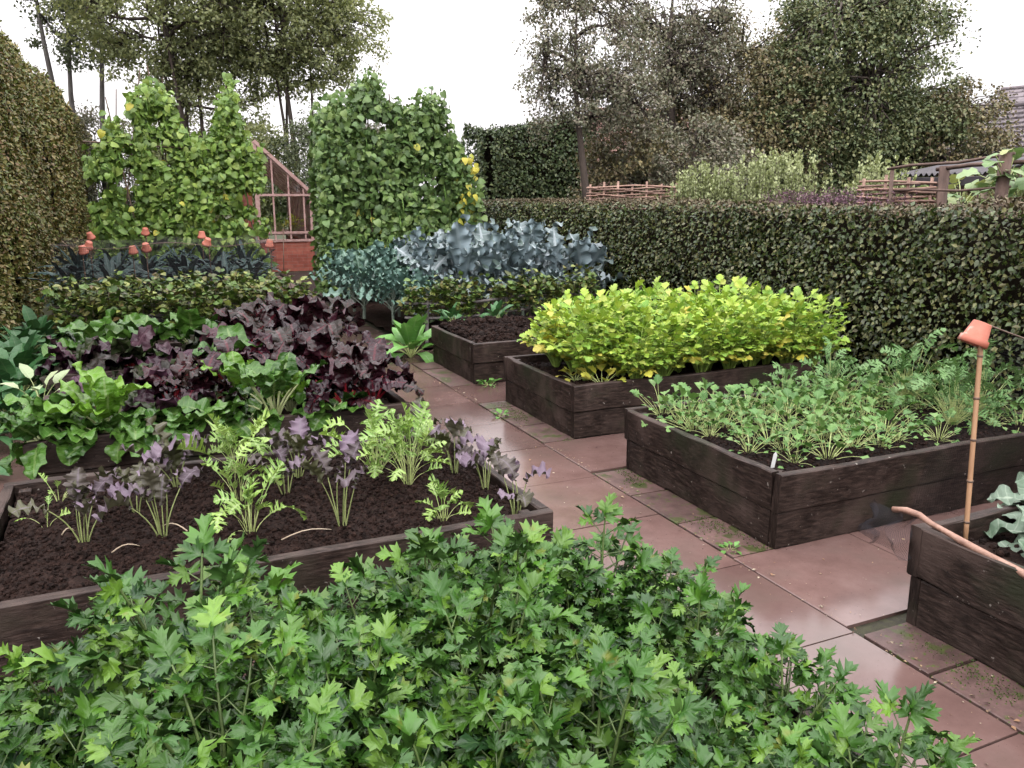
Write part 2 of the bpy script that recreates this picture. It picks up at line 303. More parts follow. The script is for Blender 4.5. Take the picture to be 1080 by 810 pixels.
M['wood'] = solid('wet_board', [(.3, (.010, .006, .0048)), (.5, (.03, .019, .015)), (.74, (.085, .056, .046))], 13, .5, .8, (5, 1, 1), 'UV', 10, .006, .15, [(38, .68, (.3, .27, .24)), (3.3, .57, (.08, .054, .045)), (2.1, .62, (.028, .03, .016)), (55, .67, (.008, .006, .005))], isl=.3, spec=.3)
# board grain runs along the board (UV v), so stretch across
M['soil'] = solid('soil', [(.25, (.005, .0026, .002)), (.5, (.017, .0088, .0066)), (.8, (.046, .025, .019))], 60, .72, 1., dist=.012, rr=.2, isl=.5, spots=[(160, .72, (.22, .15, .11))], spec=.12)
M['ground'] = solid('earth', [(.3, (.03, .03, .012)), (.7, (.06, .07, .02))], 2, .9, .5)
M['slab'] = solid('wet_slab', [(.25, (.115, .066, .058)), (.5, (.17, .103, .091)), (.8, (.24, .157, .142))], 3.2, .17, .2, rr=.14, dist=.004, spots=[(70, .68, (.06, .036, .03)), (1.6, .60, (.11, .075, .062)), (130, .66, (.10, .062, .052)), (240, .70, (.32, .24, .21))], isl=.14, spec=.7)
M['grout'] = solid('grout', [(.3, (.02, .015, .012)), (.7, (.05, .05, .02))], 30, .8, .6)
M['moss'] = solid('mossy_sett', [(.3, (.075, .045, .04)), (.7, (.17, .10, .09))], 9, .5, .6, rr=.2, isl=.2, spots=[(5, .56, (.06, .065, .022)), (26, .6, (.07, .10, .02)), (90, .66, (.1, .14, .03))])
M['mossg'] = leafmat('moss_tuft', [(.07, .11, .02), (.1, .15, .03), (.05, .08, .02)], .7, vs=0)
M['terra'] = solid('terracotta', [(.3, (.36, .095, .055)), (.7, (.5, .165, .11))], 9, .55, .2, rr=.1, spots=[(12, .64, (.5, .3, .24))])
M['cane'] = solid('bamboo_cane', [(.3, (.32, .17, .09)), (.7, (.5, .3, .17))], 20, .45, .2, (1, 1, .2))
M['canedark'] = solid('old_cane', [(.3, (.09, .055, .04)), (.7, (.2, .13, .09))], 12, .6, .3)
M['branch'] = solid('peeled_branch', [(.25, (.13, .065, .045)), (.5, (.32, .18, .13)), (.75, (.52, .34, .27))], 14, .42, .5, (1, 1, 1), dist=.01)
M['label'] = solid('white_label', [(.3, (.75, .75, .74)), (.7, (.82, .82, .8))], 9, .4, .05)
M['brick'] = None
M['frame'] = solid('weathered_pink_timber', [(.3, (.32, .17, .15)), (.7, (.52, .35, .32))], 9, .6, .3)
M['tilered'] = solid('roof_tile_red', [(.3, (.12, .06, .05)), (.7, (.26, .14, .11))], 5, .8, .3, isl=.3)
M['tilegrey'] = solid('roof_tile_grey', [(.3, (.12, .10, .11)), (.7, (.22, .19, .2))], 5, .8, .3, isl=.25)
M['render'] = solid('house_wall', [(.3, (.24, .14, .11)), (.7, (.36, .22, .18))], 5, .9, .2)
M['darkglass'] = solid('window_glass', [(.3, (.02, .025, .03)), (.7, (.04, .045, .05))], 3, .1, 0)
M['corrug'] = solid('corrugated_sheet', [(.3, (.03, .026, .03)), (.7, (.08, .07, .078))], 6, .5, .1)
M['post'] = solid('rustic_post', [(.3, (.06, .035, .028)), (.7, (.18, .115, .09))], 10, .75, .6, (1, 1, .3))
M['wicker'] = solid('wicker_rod', [(.3, (.2, .11, .08)), (.7, (.42, .27, .21))], 8, .6, .3, isl=.35)
M['litter'] = leafmat('fallen_leaf', [(.25, .12, .06), (.4, .28, .16), (.1, .05, .03), (.5, .42, .3), (.06, .03, .02)], .6, vs=0, trans=.05)
M['stalkdry'] = solid('dry_stalk', [(.3, (.4, .3, .2)), (.7, (.6, .5, .38))], 9, .6, .1)
def brickmat():
    m, nt, out = newmat('brick'); N = NT(nt); tc = N.n('ShaderNodeTexCoord')
    b = N.n('ShaderNodeTexBrick', Vector=N.n('ShaderNodeMapping', Vector=tc.outputs['UV'], Rotation=(0, 0, PI / 2)).outputs[0], Scale=1., Color1=(.3, .07, .045, 1), Color2=(.42, .12, .08, 1), Mortar=(.3, .2, .17, 1))
    b.inputs['Brick Width'].default_value = .225; b.inputs['Row Height'].default_value = .075; b.inputs['Mortar Size'].default_value = .0024
    c = N.mix(.5, b.outputs[0], N.ramp(N.noise(8, tc.outputs['Object']), [(.3, (.3, .3, .3)), (.7, (1, 1, 1))]), 'MULTIPLY')
    p = N.n('ShaderNodeBsdfPrincipled', Base__Color=c, Roughness=.75); nt.links.new(p.outputs[0], out.inputs[0]); return m
M['brick'] = brickmat()
def glassmat():
    m, nt, out = newmat('greenhouse_glass'); N = NT(nt)
    fr = N.n('ShaderNodeFresnel', IOR=1.5).outputs[0]; g = N.n('ShaderNodeBsdfGlossy', Color=(1, 1, 1, 1), Roughness=.03); t = N.n('ShaderNodeBsdfTransparent', Color=(.86, .88, .86, 1))
    x = N.n('ShaderNodeMixShader', i0=N.math('ADD', fr, .05)); nt.links.new(t.outputs[0], x.inputs[1]); nt.links.new(g.outputs[0], x.inputs[2]); nt.links.new(x.outputs[0], out.inputs[0]); return m
M['glass'] = glassmat()
def netmat(name, cell, th, col):
    m, nt, out = newmat(name); N = NT(nt); tc = N.n('ShaderNodeTexCoord'); uv = N.n('ShaderNodeSeparateXYZ', i0=tc.outputs['UV'])
    a = [N.math('LESS_THAN', N.math('FRACT', N.math('DIVIDE', uv.outputs[i], cell)), th) for i in (0, 1)]
    d = N.n('ShaderNodeBsdfDiffuse', Color=(*col, 1)); t = N.n('ShaderNodeBsdfTransparent')
    x = N.n('ShaderNodeMixShader', i0=N.math('MAXIMUM', a[0], a[1])); nt.links.new(t.outputs[0], x.inputs[1]); nt.links.new(d.outputs[0], x.inputs[2]); nt.links.new(x.outputs[0], out.inputs[0]); return m
M['net'] = netmat('garden_net', .02, .075, (.09, .08, .09))
M['net2'] = netmat('fine_net', .009, .06, (.03, .028, .03)); M['net3'] = netmat('bunched_net', .009, .13, (.05, .048, .055))

# ------------------------------------------------------------------ tagging
def tag(o, label=None, cat=None, group=None, kind=None):
    if label: o['label'] = label
    if cat: o['category'] = cat
    if group: o['group'] = group
    if kind: o['kind'] = kind
    return o
def thing(name, loc, label, cat, group=None, rz=0):
    o = bpy.data.objects.new(name, None); COL.objects.link(o); o.location = loc; o.rotation_euler = (0, 0, rz); o.empty_display_size = .1
    return tag(o, label, cat, group)
def dup(o, loc, rz, sc=1., label=None, parent=None):
    c = o.copy(); COL.objects.link(c); c.location = loc; c.rotation_euler = (0, 0, rz); c.scale = (sc, sc, sc)
    if label: c['label'] = label
    for ch in list(o.children):
        d = ch.copy(); COL.objects.link(d); d.parent = c
    return c
_first = {}
def place(protos, loc, rz, sc, label, key=None):
    """take an unused prototype first, then copies"""
    k = random.randrange(len(protos)); o = protos[k]
    if not o.get('_used'):
        o['_used'] = 1; o.location = loc; o.rotation_euler = (0, 0, rz); o.scale = (sc, sc, sc); o['label'] = label; return o
    return dup(o, loc, rz, sc, label)
def purge(protos):
    for o in protos:
        if not o.get('_used'):
            for ch in list(o.children): bpy.data.objects.remove(ch)
            bpy.data.objects.remove(o)

# ------------------------------------------------------------------ setting: ground, paving
g = MB(); xs = np.concatenate([np.linspace(-150, -8, 6), np.linspace(-7, 14, 22), np.linspace(16, 150, 6)]); ys = np.concatenate([np.linspace(-20, -4, 3), np.linspace(-3, 30, 34), np.linspace(34, 200, 8)])
X, Y = np.meshgrid(xs, ys); Z = -.03 + .0 * X; g.grid(np.stack([X, Y, Z], -1)); tag(g.build('ground', M['ground']), kind='structure')
g = MB(); g.box((-1.25, -1, -.06), (5.4, 19, -.014)); tag(g.build('paving_base', M['grout']), kind='structure')
def slabs(name, mat, cells, gap=.004, tilt=.0015):
    m = MB()
    for (x0, x1, y0, y1) in cells:
        dz = random.uniform(-tilt, tilt); g_ = gap
        m.box((x0 + g_, y0 + g_, -.02), (x1 - g_, y1 - g_, dz), .003)
    return tag(m.build(name, mat), kind='structure')
cells = []
y = 1.42 - .667 * 4
while y < 18.9: cells.append((1.49, 2.40, y, y + .667)); y += .667
rows = [(2.16, 2.84), (4.20, 4.84), (6.08, 6.72), (7.9, 8.5), (.1, .84)]
for (a, b) in rows:
    for i, x in enumerate(np.arange(-1.24, 1.44, .66)): cells.append((x, min(x + .66, 1.49), a, b))
    for x in np.arange(2.40, 5.3, .72): cells.append((x, x + .72, a - .03, b - .02))
for (a, b) in [(-.6, .1), (.84, 2.16), (2.84, 4.2), (4.84, 6.08), (6.72, 7.9), (8.5, 9.2)]:
    yy = a
    while yy < b - .05: cells.append((-1.24, -.66, yy, min(b, yy + .62))); cells.append((4.76, 5.36, yy, min(b, yy + .62))); yy += .62
slabs('paving', M['slab'], cells)
cells = []
for (a, b) in [(.3, 2.06), (2.82, 4.14), (4.82, 6.03), (6.70, 7.86), (8.5, 18)]:
    yy = a
    while yy < b - .02:
        l = random.choice([.22, .34, .45]); cells.append((2.405, 2.66, yy, min(b, yy + l))); yy += l
slabs('edging_strip', M['moss'], cells, .006, .004)
# moss tufts and litter
b = Batch(T_SIM); n = 9000
P = np.stack([rs.normal(2.56, .05, n), rs.uniform(.5, 6, n), np.full(n, .0)], 1); keep = (fbm(P[:, 0] * 3, P[:, 1] * 2.2, 5) > .02) & ((P[:, 1] < 2.06) | (P[:, 1] > 2.82)) & (P[:, 0] < 2.64) & ((P[:, 1] < 4.15) | (P[:, 1] > 4.8)); P = P[keep]
D = norm(np.stack([rs.normal(size=len(P)), rs.normal(size=len(P)), rs.uniform(.3, 1.5, len(P))], 1)); b.many(P, D, rs.normal(size=(len(P), 3)), rs.uniform(.003, .011, len(P)))
tag(b.build('moss', M['mossg']), kind='stuff')
b = Batch(T_SIM); n = 1000
P = np.stack([rs.uniform(1.5, 2.64, n), rs.uniform(.8, 7, n), np.full(n, .006)], 1); m_ = rs.uniform(size=n) < .55; P[m_, 0] = rs.normal(2.42, .03, m_.sum()); P2 = np.stack([rs.uniform(2.6, 4.5, 90), rs.uniform(2.12, 2.78, 90), np.full(90, .006)], 1); P = np.concatenate([P, P2]); n = len(P)
P[:, 0] = np.where((P[:, 0] > 2.63) & ~((P[:, 1] > 2.1) & (P[:, 1] < 2.78)), 2.5, P[:, 0])
D = norm(np.stack([rs.normal(size=n), rs.normal(size=n), rs.normal(size=n) * .15], 1)); b.many(P, D, np.tile([0, 0, 1.], (n, 1)) + rs.normal(size=(n, 3)) * .2, rs.choice([.004, .008, .013, .022], n, p=[.5, .3, .16, .04]))
tag(b.build('leaf_litter', M['litter']), kind='stuff')

# ------------------------------------------------------------------ raised beds
def ico(seed):
    r = np.random.RandomState(seed); V = []
    for z, k, o in ((-.8, 4, 0), (0, 6, .4), (.8, 4, .2)):
        q = math.sqrt(1 - z * z)
        for i in range(k): a = i * 2 * PI / k + o; V.append((q * math.cos(a), q * math.sin(a), z))
    V = np.array(V) * (1 + r.uniform(-.35, .35, (len(V), 1))); F = []
    A = list(range(4)); B = list(range(4, 10)); C_ = list(range(10, 14))
    for i in range(6):
        j = (i + 1) % 6; a0 = A[int(i * 4 / 6)]; a1 = A[int(((i + 1) * 4 / 6)) % 4]
        F.append((B[i], a0, B[j]) if a0 == a1 else (B[i], a0, a1, B[j])); c0 = C_[int(i * 4 / 6)]; c1 = C_[int(((i + 1) * 4 / 6)) % 4]
        F.append((B[i], B[j], c0) if c0 == c1 else (B[i], B[j], c1, c0))
    F.append((3, 2, 1, 0)); F.append((10, 11, 12, 13))
    L = np.array([i for f in F for i in f]); return V * .5, L, np.array([len(f) for f in F]), np.zeros((len(L), 2))
T_CLOD = [ico(i) for i in range(8)]
def soil(x0, x1, y0, y1, z, amp=.03, res=.02, clods=2500, seed=1, csz=(.006, .022), slope=0):
    nx = int((x1 - x0) / res) + 1; ny = int((y1 - y0) / res) + 1
    X, Y = np.meshgrid(np.linspace(x0, x1, nx), np.linspace(y0, y1, ny))
    def H(x, y):
        e = np.minimum.reduce([(x - x0), (x1 - x), (y - y0), (y1 - y)]); e = np.clip(e / .12, 0, 1)
        return z + amp * 1.3 * fbm(x * 3, y * 3, seed, 3) + amp * .8 * fbm(x * 22, y * 22, seed + 9, 3) * .8 + .02 * e
    m = MB(); m.grid(np.stack([X, Y, H(X, Y)], -1))
    if clods:
        P = np.stack([rs.uniform(x0 + .01, x1 - .01, clods), rs.uniform(y0 + .01, y1 - .01, clods)], 1); s = csz[0] + (csz[1] - csz[0]) * rs.uniform(size=clods) ** 3
        b = Batch(T_CLOD); P = np.column_stack([P, H(P[:, 0], P[:, 1]) + s * .15]); b.many(P, rs.normal(size=(clods, 3)), rs.normal(size=(clods, 3)), s * 1.6); b.out(m, False)
    tag(m.build('soil', M['soil']), kind='structure'); return H
def brd(root, p0, p1, z0, z1, th=.045, lean=0., seed=0, label=None, out=1):
    m = MB(); h = z1 - z0; c = .005
    pr = [(-th / 2 + c, 0), (th / 2 - c, 0), (th / 2, c), (th / 2 + lean, h - c), (th / 2 + lean - c, h), (-th / 2 + lean + c, h), (-th / 2 + lean, h - c), (-th / 2, c)]
    L = Vector(root.location); m.prism(pr, (p0[0] - L.x, p0[1] - L.y, z0), (p1[0] - L.x, p1[1] - L.y, z0), nseg=14, jit=.011, seed=seed + 3)
    o = m.build('board', M['wood'], root)
    if label: o['label'] = label
def bed(name, x0, x1, y0, y1, label, h=.37, lean=.0, s=0):
    t = thing('raised_bed', (x0, y0, 0), label, 'raised bed', 'dark timber raised beds'); th = .045; q = th / 2; mid = h * .5
    for (za, zb, off, k) in ((0, mid - .003, 0, 0), (mid + .002, h, .012, 1)):
        ln = lean if k else 0
        # boards butt end to end: front/back run full width, sides sit between
        brd(t, (x0 - off, y0 + q - off), (x1 + off, y0 + q - off), za, zb, th, ln, s + 1 + k)
        brd(t, (x1 + off, y1 - q + off), (x0 - off, y1 - q + off), za, zb, th, ln, s + 3 + k)
        brd(t, (x0 + q - off, y1 - th + off - .002), (x0 + q - off, y0 + th - off + .002), za, zb, th, ln, s + 5 + k)
        brd(t, (x1 - q + off, y0 + th - off + .002), (x1 - q + off, y1 - th + off - .002), za, zb, th, ln, s + 7 + k)
    for (cx, cy) in ((x0 + .075, y0 + .075), (x1 - .075, y0 + .075), (x0 + .075, y1 - .075), (x1 - .075, y1 - .075)):
        m = MB(); m.box((cx - .026 - x0, cy - .026 - y0, .01), (cx + .026 - x0, cy + .026 - y0, h - .02)); m.build('corner_post', M['wood'], t)
    return t
BX0, BX1, RX0, RX1 = -.65, 1.46, 2.64, 4.74
bed('F', BX0, BX1, .86, 2.12, 'timber raised bed nearest the camera, crowded with dark green celery', s=1)
bed('E', BX0, BX1, 2.87, 4.19, 'timber raised bed with purple mustard and mizuna seedlings in bare soil', s=11)
bed('G', BX0, BX1, 4.87, 6.06, 'timber raised bed of green chard behind the mustard seedlings', s=21)
bed('H', BX0, BX1, 6.74, 7.9, 'timber raised bed of dark purple chard, far left of the path', s=31)
bed('D', RX0, RX1, .87, 2.06, 'timber raised bed at lower right with a peeled branch on its edge', h=.41, lean=.0, s=41)
bed('C', RX0, RX1, 2.81, 4.14, 'timber raised bed of low green seedlings at right, white tag in its soil', h=.38, lean=.012, s=51)
bed('B', RX0, RX1, 4.82, 6.0, 'timber raised bed holding the lime yellow celery', h=.38, s=61)
bed('A', RX0, RX1, 6.7, 7.84, 'timber raised bed with freshly dug bare soil, farthest on the right', s=71)
i_ = .045
HF = soil(BX0 + i_, BX1 - i_, .9, 2.08, .30, res=.03, clods=1500, seed=1)
HE = soil(BX0 + i_, BX1 - i_, 2.91, 4.15, .315, .035, .014, 14000, 2, (.003, .016))
HG = soil(BX0 + i_, BX1 - i_, 4.91, 6.02, .31, res=.03, clods=900, seed=3)
HH = soil(BX0 + i_, BX1 - i_, 6.78, 7.86, .31, res=.03, clods=0, seed=4)
HD = soil(RX0 + i_, RX1 - i_, .91, 2.02, .33, .03, .02, 2500, 5)
HC = soil(RX0 + i_, RX1 - i_, 2.85, 4.10, .325, .03, .016, 9000, 6, (.003, .017))
HB = soil(RX0 + i_, RX1 - i_, 4.86, 5.96, .30, .03, .025, 2500, 7)
HA = soil(RX0 + i_, RX1 - i_, 6.74, 7.80, .36, .07, .016, 6000, 8, (.008, .04))
soil(-1.24, 1.4, 8.5, 18.4, .02, .03, .12, 0, 9); soil(2.7, 5.3, 8.5, 18.4, .02, .03, .12, 0, 10)
soil(-1.5, -1.22, -1, 9, .02, .03, .1, 0, 11)

# ------------------------------------------------------------------ plants
def celery(T, leaf, stem, label, cat, group, name, nst=12, hgt=.5, lf=.095, spread=.5, ymat=None, pairs=2, skirt=.2):
    t = thing(name, (0, 0, 0), label, cat, group); b = Batch(T); yb = Batch(T); s = MB()
    for i in range(nst):
        az = i * 2.4 + random.uniform(-.4, .4); f = (i + .5) / nst; L = hgt * random.uniform(.75, 1.12) * (1 - skirt * f)
        l0 = .1 + .25 * f; l1 = spread * (.25 + f) * 1.2 + random.uniform(-.1, .25)
        P, d = arc((.02 * math.cos(az), .02 * math.sin(az), -.02), az, l0, l1, L, 8, .12)
        s.tube(P, np.linspace(.0065, .0025, 8), 5); B = yb if (ymat and (random.random() < .04 + .45 * (f > .8))) else b
        def trio(p, d, sz):
            d = norm(d + np.array([0, 0, -.1])); n = upn(d, az)
            tip = p + d * sz * .15
            B.add(tip, norm(d + np.random.normal(0, .08, 3) * 0), norm(n + rs.normal(0, .25, 3)), sz * random.uniform(1, 1.2))
            for sg in (-1, 1):
                dd = rotz(d, n, sg * random.uniform(.8, 1.15)); B.add(p - d * sz * .1, norm(dd + np.array([0, 0, random.uniform(-.25, .25)])), norm(n + rs.normal(0, .3, 3)), sz * random.uniform(.75, .95))
        sz = lf * random.uniform(.8, 1.15); trio(P[-1], norm(d), sz)
        for q in range(pairs):
            j = 6 - q * 2 if pairs < 3 else 6 - q
            dj = norm(P[j + 1] - P[j]); n = upn(dj, az)
            for sg in (-1, 1):
                dd = norm(rotz(dj, n, sg * random.uniform(.9, 1.3)) + np.array([0, 0, random.uniform(-.1, .35)])); e = P[j] + dd * sz * random.uniform(.4, .9)
                s.tube(np.array([P[j], (P[j] + e) / 2, e]), [.002, .0018, .0015], 4)
                if q == 0: trio(e, dd, sz * .75)
                else: B.add(e, dd, norm(upn(dd, az) + rs.normal(0, .3, 3)), sz * .8); 
    b.build('foliage', leaf, t); s.build('stems', stem, t)
    if ymat: yb.build('yellow_leaves', ymat, t)
    return t
# --- dark celery, nearest bed
pr = [celery(T_CEL, M['celery'], M['celstem'], 'x', 'celery plant', 'dark celery plants in the nearest bed', 'celery_plant', nst=21 + (i % 3), hgt=.36 + .05 * (i % 3), lf=.061, spread=.85, pairs=3, skirt=.3) for i in range(6)]
k = 0
for r_, yy in enumerate([1.0, 1.27, 1.55, 1.82, 2.03]):
    for c_ in range(8):
        xx = -.54 + c_ * .29 + (.1 if r_ % 2 else 0) + random.uniform(-.04, .04); y2 = yy + random.uniform(-.05, .05)
        if xx > 1.45: continue
        if r_ == 4 and c_ == 0: continue
        if r_ == 4: y2 = 1.98
        lab = ('dark green celery plant against the paved path side of the nearest bed' if xx > 1.15 else
               'dark green celery plant in the row closest to the mustard bed' if r_ == 4 else
               'dark green celery plant in the left part of the nearest bed' if xx < .1 else
               'dark green celery plant in the middle of the nearest bed')
        sc = random.uniform(.85, 1.2) * ({1: .85, 2: 1.12, 3: .95, 4: 1.0, 5: .93, 6: 1.08}.get(c_, 1.0) if r_ == 4 else .8 if (r_ == 3 and c_ < 2) else .85 if c_ > 4 else .95)
        place(pr, (xx, y2, float(HF(np.array(xx), np.array(y2)))), random.uniform(0, 6.28), sc, lab)
purge(pr)
# --- lime celery
pr = [celery(T_CELS, M['lime'], M['limestem'], 'x', 'celery plant', 'lime yellow celery plants in one block', 'golden_celery_plant', nst=30, hgt=.56, lf=.075, spread=.85, ymat=M['limey'], pairs=4, skirt=.45) for i in range(5)]
for r_, yy in enumerate([4.96, 5.2, 5.48, 5.76]):
    for c_ in range(8):
        xx = 2.98 + c_ * .27 + random.uniform(-.04, .04); y2 = yy + random.uniform(-.04, .04)
        if r_ == 0 and c_ in (0,): continue
        lab = ('lime celery plant with yellowing lower leaves at the front of its bed' if r_ == 0 else 'lime celery plant at the hedge end of its bed' if c_ == 7 else
               'lime celery plant in the back row below the hedge' if r_ == 3 else 'lime celery plant in the middle of the bright block')
        place(pr, (xx, y2, .32), random.uniform(0, 6.28), random.uniform(.92, 1.1) * (.95 if r_ == 0 else 1.05), lab)
purge(pr)

def leafy(name, label, cat, group, T, leaf, stalk, n, L, l0, l1, pet, prad, sc=(.8, 1.1), flop=.0, wob=.2, sx=1., pet_up=True, seedrot=2.4, n2=None):
    """rosette plant: petiole tubes then one blade each"""
    t = thing(name, (0, 0, 0), label, cat, group); b = Batch(T); s = MB()
    for i in range(n):
        az = i * seedrot + random.uniform(-.35, .35); f = (i + .5) / n; a0 = l0[0] + (l0[1] - l0[0]) * f; a1 = l1[0] + (l1[1] - l1[0]) * f + random.uniform(-wob, wob)
        k = random.uniform(*sc); P, d = arc((.012 * math.cos(az), .012 * math.sin(az), -.015), az, a0, a1, pet * k * random.uniform(.75, 1.15), 6, .08)
        s.tube(P, np.linspace(prad, prad * .55, 6), 6)
        n_ = norm(upn(d, az) + rs.normal(0, .22, 3)); b.add(P[-1] - d * L * .03, d, n_, L * k, None, sx)
    b.build('leaves', leaf, t); s.build('stalks', stalk, t); return t
def put(o, x, y, z, rz=0, sc=1): o.location = (x, y, z); o.rotation_euler = (0, 0, rz); o.scale = (sc,) * 3; o['_used'] = 1; return o
def hE(x, y): return float(HE(np.array(x), np.array(y)))
# --- bed E: purple mustards and mizuna
gm = 'purple mustard seedlings'; gz = 'frilly pale mizuna seedlings'
def mustard(x, y, lab, n=7, L=.13, pet=.17, sc=1., l1=(.1, .7)):
    L *= 1.15; pet *= 1.05; n -= 1
    put(leafy('mustard_plant', lab, 'mustard plant', gm, T_MUS, M['mus'], M['musstalk'], n, L, (.02, .3), (.05, .6), pet, .0034, wob=.3, sx=.82), x, y, hE(x, y), random.uniform(0, 6), sc)
def mizuna(x, y, lab, n=16, L=.2, pet=.07, sc=1.):
    n = int(n * 1.1); L *= .66; pet *= 1.6
    put(leafy('mizuna_plant', lab, 'mizuna plant', gz, T_MIZ, M['miz'], M['mizstalk'], n, L, (.0, .45), (.1, 1.0), pet, .0018, wob=.45, sx=1.0, sc=(.6, 1.15)), x, y, hE(x, y), random.uniform(0, 6), sc)
mustard(-.3, 3.38, 'purple mustard plant standing alone at the left of the seedling bed', 8, .13, .2)
mustard(-.02, 3.3, 'purple mustard plant just behind the celery, second from left', 8, .13, .2)
mustard(.06, 3.95, 'broad-leaved purple mustard at the back left of the seedling bed', 8, .17, .15)
mustard(-.12, 3.72, 'purple mustard tuft behind the leftmost one', 6, .12, .14)
mustard(.65, 3.13, 'tall thin purple mustard in the middle front of the seedling bed', 8, .12, .23)
mustard(.60, 3.86, 'purple mustard at the middle back with wide ruffled leaves', 9, .15, .17)
mustard(.5, 3.6, 'purple mustard between the two tall mizuna clumps', 6, .11, .14)
mustard(1.3, 3.58, 'purple mustard at the path edge behind the mizuna', 7, .13, .15)
mustard(1.34, 3.28, 'purple mustard leaning over the paved path', 7, .12, .17)
mustard(1.36, 2.99, 'purple mustard at the corner of the seedling bed by the path', 7, .11, .15)
mustard(1.22, 3.92, 'purple mustard with an olive leaf, back corner by the path', 6, .14, .14)
mizuna(.3, 3.2, 'mizuna plant rising just behind the celery at left of centre', 18, .2, .1)
mizuna(.33, 3.95, 'mizuna plant at the back of the seedling bed, left of centre', 20, .25, .12, 1.05)
mizuna(.3, 3.6, 'mizuna plant between the front and back mizuna left of centre', 14, .19, .09)
mizuna(.95, 3.72, 'bushy mizuna clump at the back right of the seedling bed', 26, .22, .12, 1.05)
mizuna(1.03, 3.46, 'bushy mizuna clump with long pale stalks, right of centre', 24, .22, .13, 1.0)
mizuna(1.05, 3.04, 'small low mizuna plant near the front edge, right of centre', 14, .16, .06)
mizuna(1.15, 3.8, 'mizuna plant tucked behind the bushy clumps by the path', 14, .2, .1)
mizuna(-.45, 3.62, 'tiny thin mizuna seedling on bare soil at far left', 4, .08, .04)
mizuna(-.42, 3.9, 'small mizuna sprout at the back left of the bare soil', 7, .1, .05)
# fallen stalks on soil
for i, (x, y, a, L, lab) in enumerate([(-.2, 3.2, .25, .1, 'dry pale stalk lying on soil before the left mustard'), (.07, 3.28, 2.3, .13, 'dry pale stalk leaning beside the second mustard'), (.4, 3.08, .1, .2, 'long pale stalk lying behind the celery'), (-.38, 3.45, .5, .05, 'short pale twig on bare soil at left')]):
    m = MB(); q = np.array([(t * L * math.cos(a), t * L * math.sin(a), .008 + .02 * math.sin(t * 3.1)) for t in np.linspace(0, 1, 6)]); m.tube(q, np.linspace(.003, .002, 6), 5, True)
    o = tag(m.build('dry_stalk', M['stalkdry']), lab, 'stalk', 'dry stalks on the soil'); o.location = (x, y, hE(x, y))
# --- bed G: green chards in front, purple lettuces and red chard behind
gc = 'chard plants in the chard bed'
def chard(x, y, z, lab, mat, st, n=9, L=.26, pet=.16, sc=1., T=T_CHARD, rad=.009, l0=(.05, .5), l1=(.1, .9), grp=gc, sx=1.): L *= .82; n = int(n * 1.25); return put(leafy('chard_plant', lab, 'chard plant', grp, T, mat, st, n, L, l0, l1, pet, rad, wob=.2, sx=sx), x, y, z, random.uniform(0, 6), sc)
chard(-.25, 5.0, .33, 'tall bright green chard with white stalks at left', M['chardg'], M['chardstalk'], 9, .27, .2, 1.0, l1=(.05, .75))
chard(-.55, 5.12, .33, 'darker green chard at the left end of its bed', M['chardd'], M['chardstalk'], 10, .26, .12, 1.0, l1=(.3, 1.2))
chard(-.62, 5.5, .33, 'dark green chard spilling over the left corner', M['chardd'], M['chardstalk'], 9, .22, .1, .9, l1=(.4, 1.4))
chard(.65, 4.95, .33, 'green chard with broad pale stalks in the middle of its bed', M['chardd'], M['chardstalk'], 12, .27, .27, 1.0, l1=(.1, 1.1))
chard(.78, 5.12, .33, 'bright green chard right of the broad-stalked one', M['chardg'], M['chardstalk'], 9, .22, .15, .95, l1=(.2, 1.0))
chard(.5, 5.3, .33, 'light green chard behind the broad-stalked one', M['chardg'], M['chardstalk'], 7, .2, .2, 1.0, l1=(.1, .7))
for (x, y, l) in [(-.3, 4.93, 'low green chard drooping below the tall bright one, farther left'), (-.58, 4.94, 'low green chard drooping over the left corner board'), (.5, 4.92, 'low green chard drooping beneath the broad-stalked one'), (1.0, 4.93, 'low green chard drooping over the front board, right of centre'), (.18, 4.92, 'small green chard drooping over the front board beside the central one'), (-.12, 4.92, 'small green chard drooping below the tall bright one'), (0.02, 4.94, 'low green chard drooping over the front board, left of centre'), (.33, 4.93, 'low green chard drooping over the front board, centre'), (-.44, 4.95, 'low green chard drooping over the front board at far left')]:
    chard(x, y, .34, l, M['chardd'], M['chardstalk'], 9, .27, .09, .95, l1=(.7, 2.0))
prL = [leafy('lettuce_plant', 'x', 'lettuce', 'frilly purple lettuces', T_PCHARD, M['lettuce'], M['redstalk'], 18, .17, (.05, .9), (.2, 1.5), .04, .005) for _ in range(3)]
prR = [leafy('red_chard_plant', 'x', 'chard plant', 'dark red chards', T_PCHARD, M['chardp'], M['redstalk'], 11, .25, (.05, .6), (.15, 1.3), .22, .0095) for _ in range(3)]
for (x, y, s_, l) in [(-.1, 5.2, .9, 'frilly purple lettuce behind the tall green chard'), (.15, 5.1, .9, 'frilly purple lettuce between the two green chards'), (.38, 5.12, .8, 'frilly purple lettuce left of the broad-stalked chard'), (-.35, 5.6, 1, 'frilly purple lettuce in the middle row, left'), (0, 5.55, 1.1, 'frilly purple lettuce in the middle row, centre left'), (.3, 5.6, 1, 'frilly purple lettuce in the middle row, centre'), (-.2, 5.9, 1, 'frilly purple lettuce in the back row, left'), (.15, 5.9, 1.1, 'frilly purple lettuce in the back row, middle')]:
    place(prL, (x, y, .36), random.uniform(0, 6), s_ * 1.45, l)
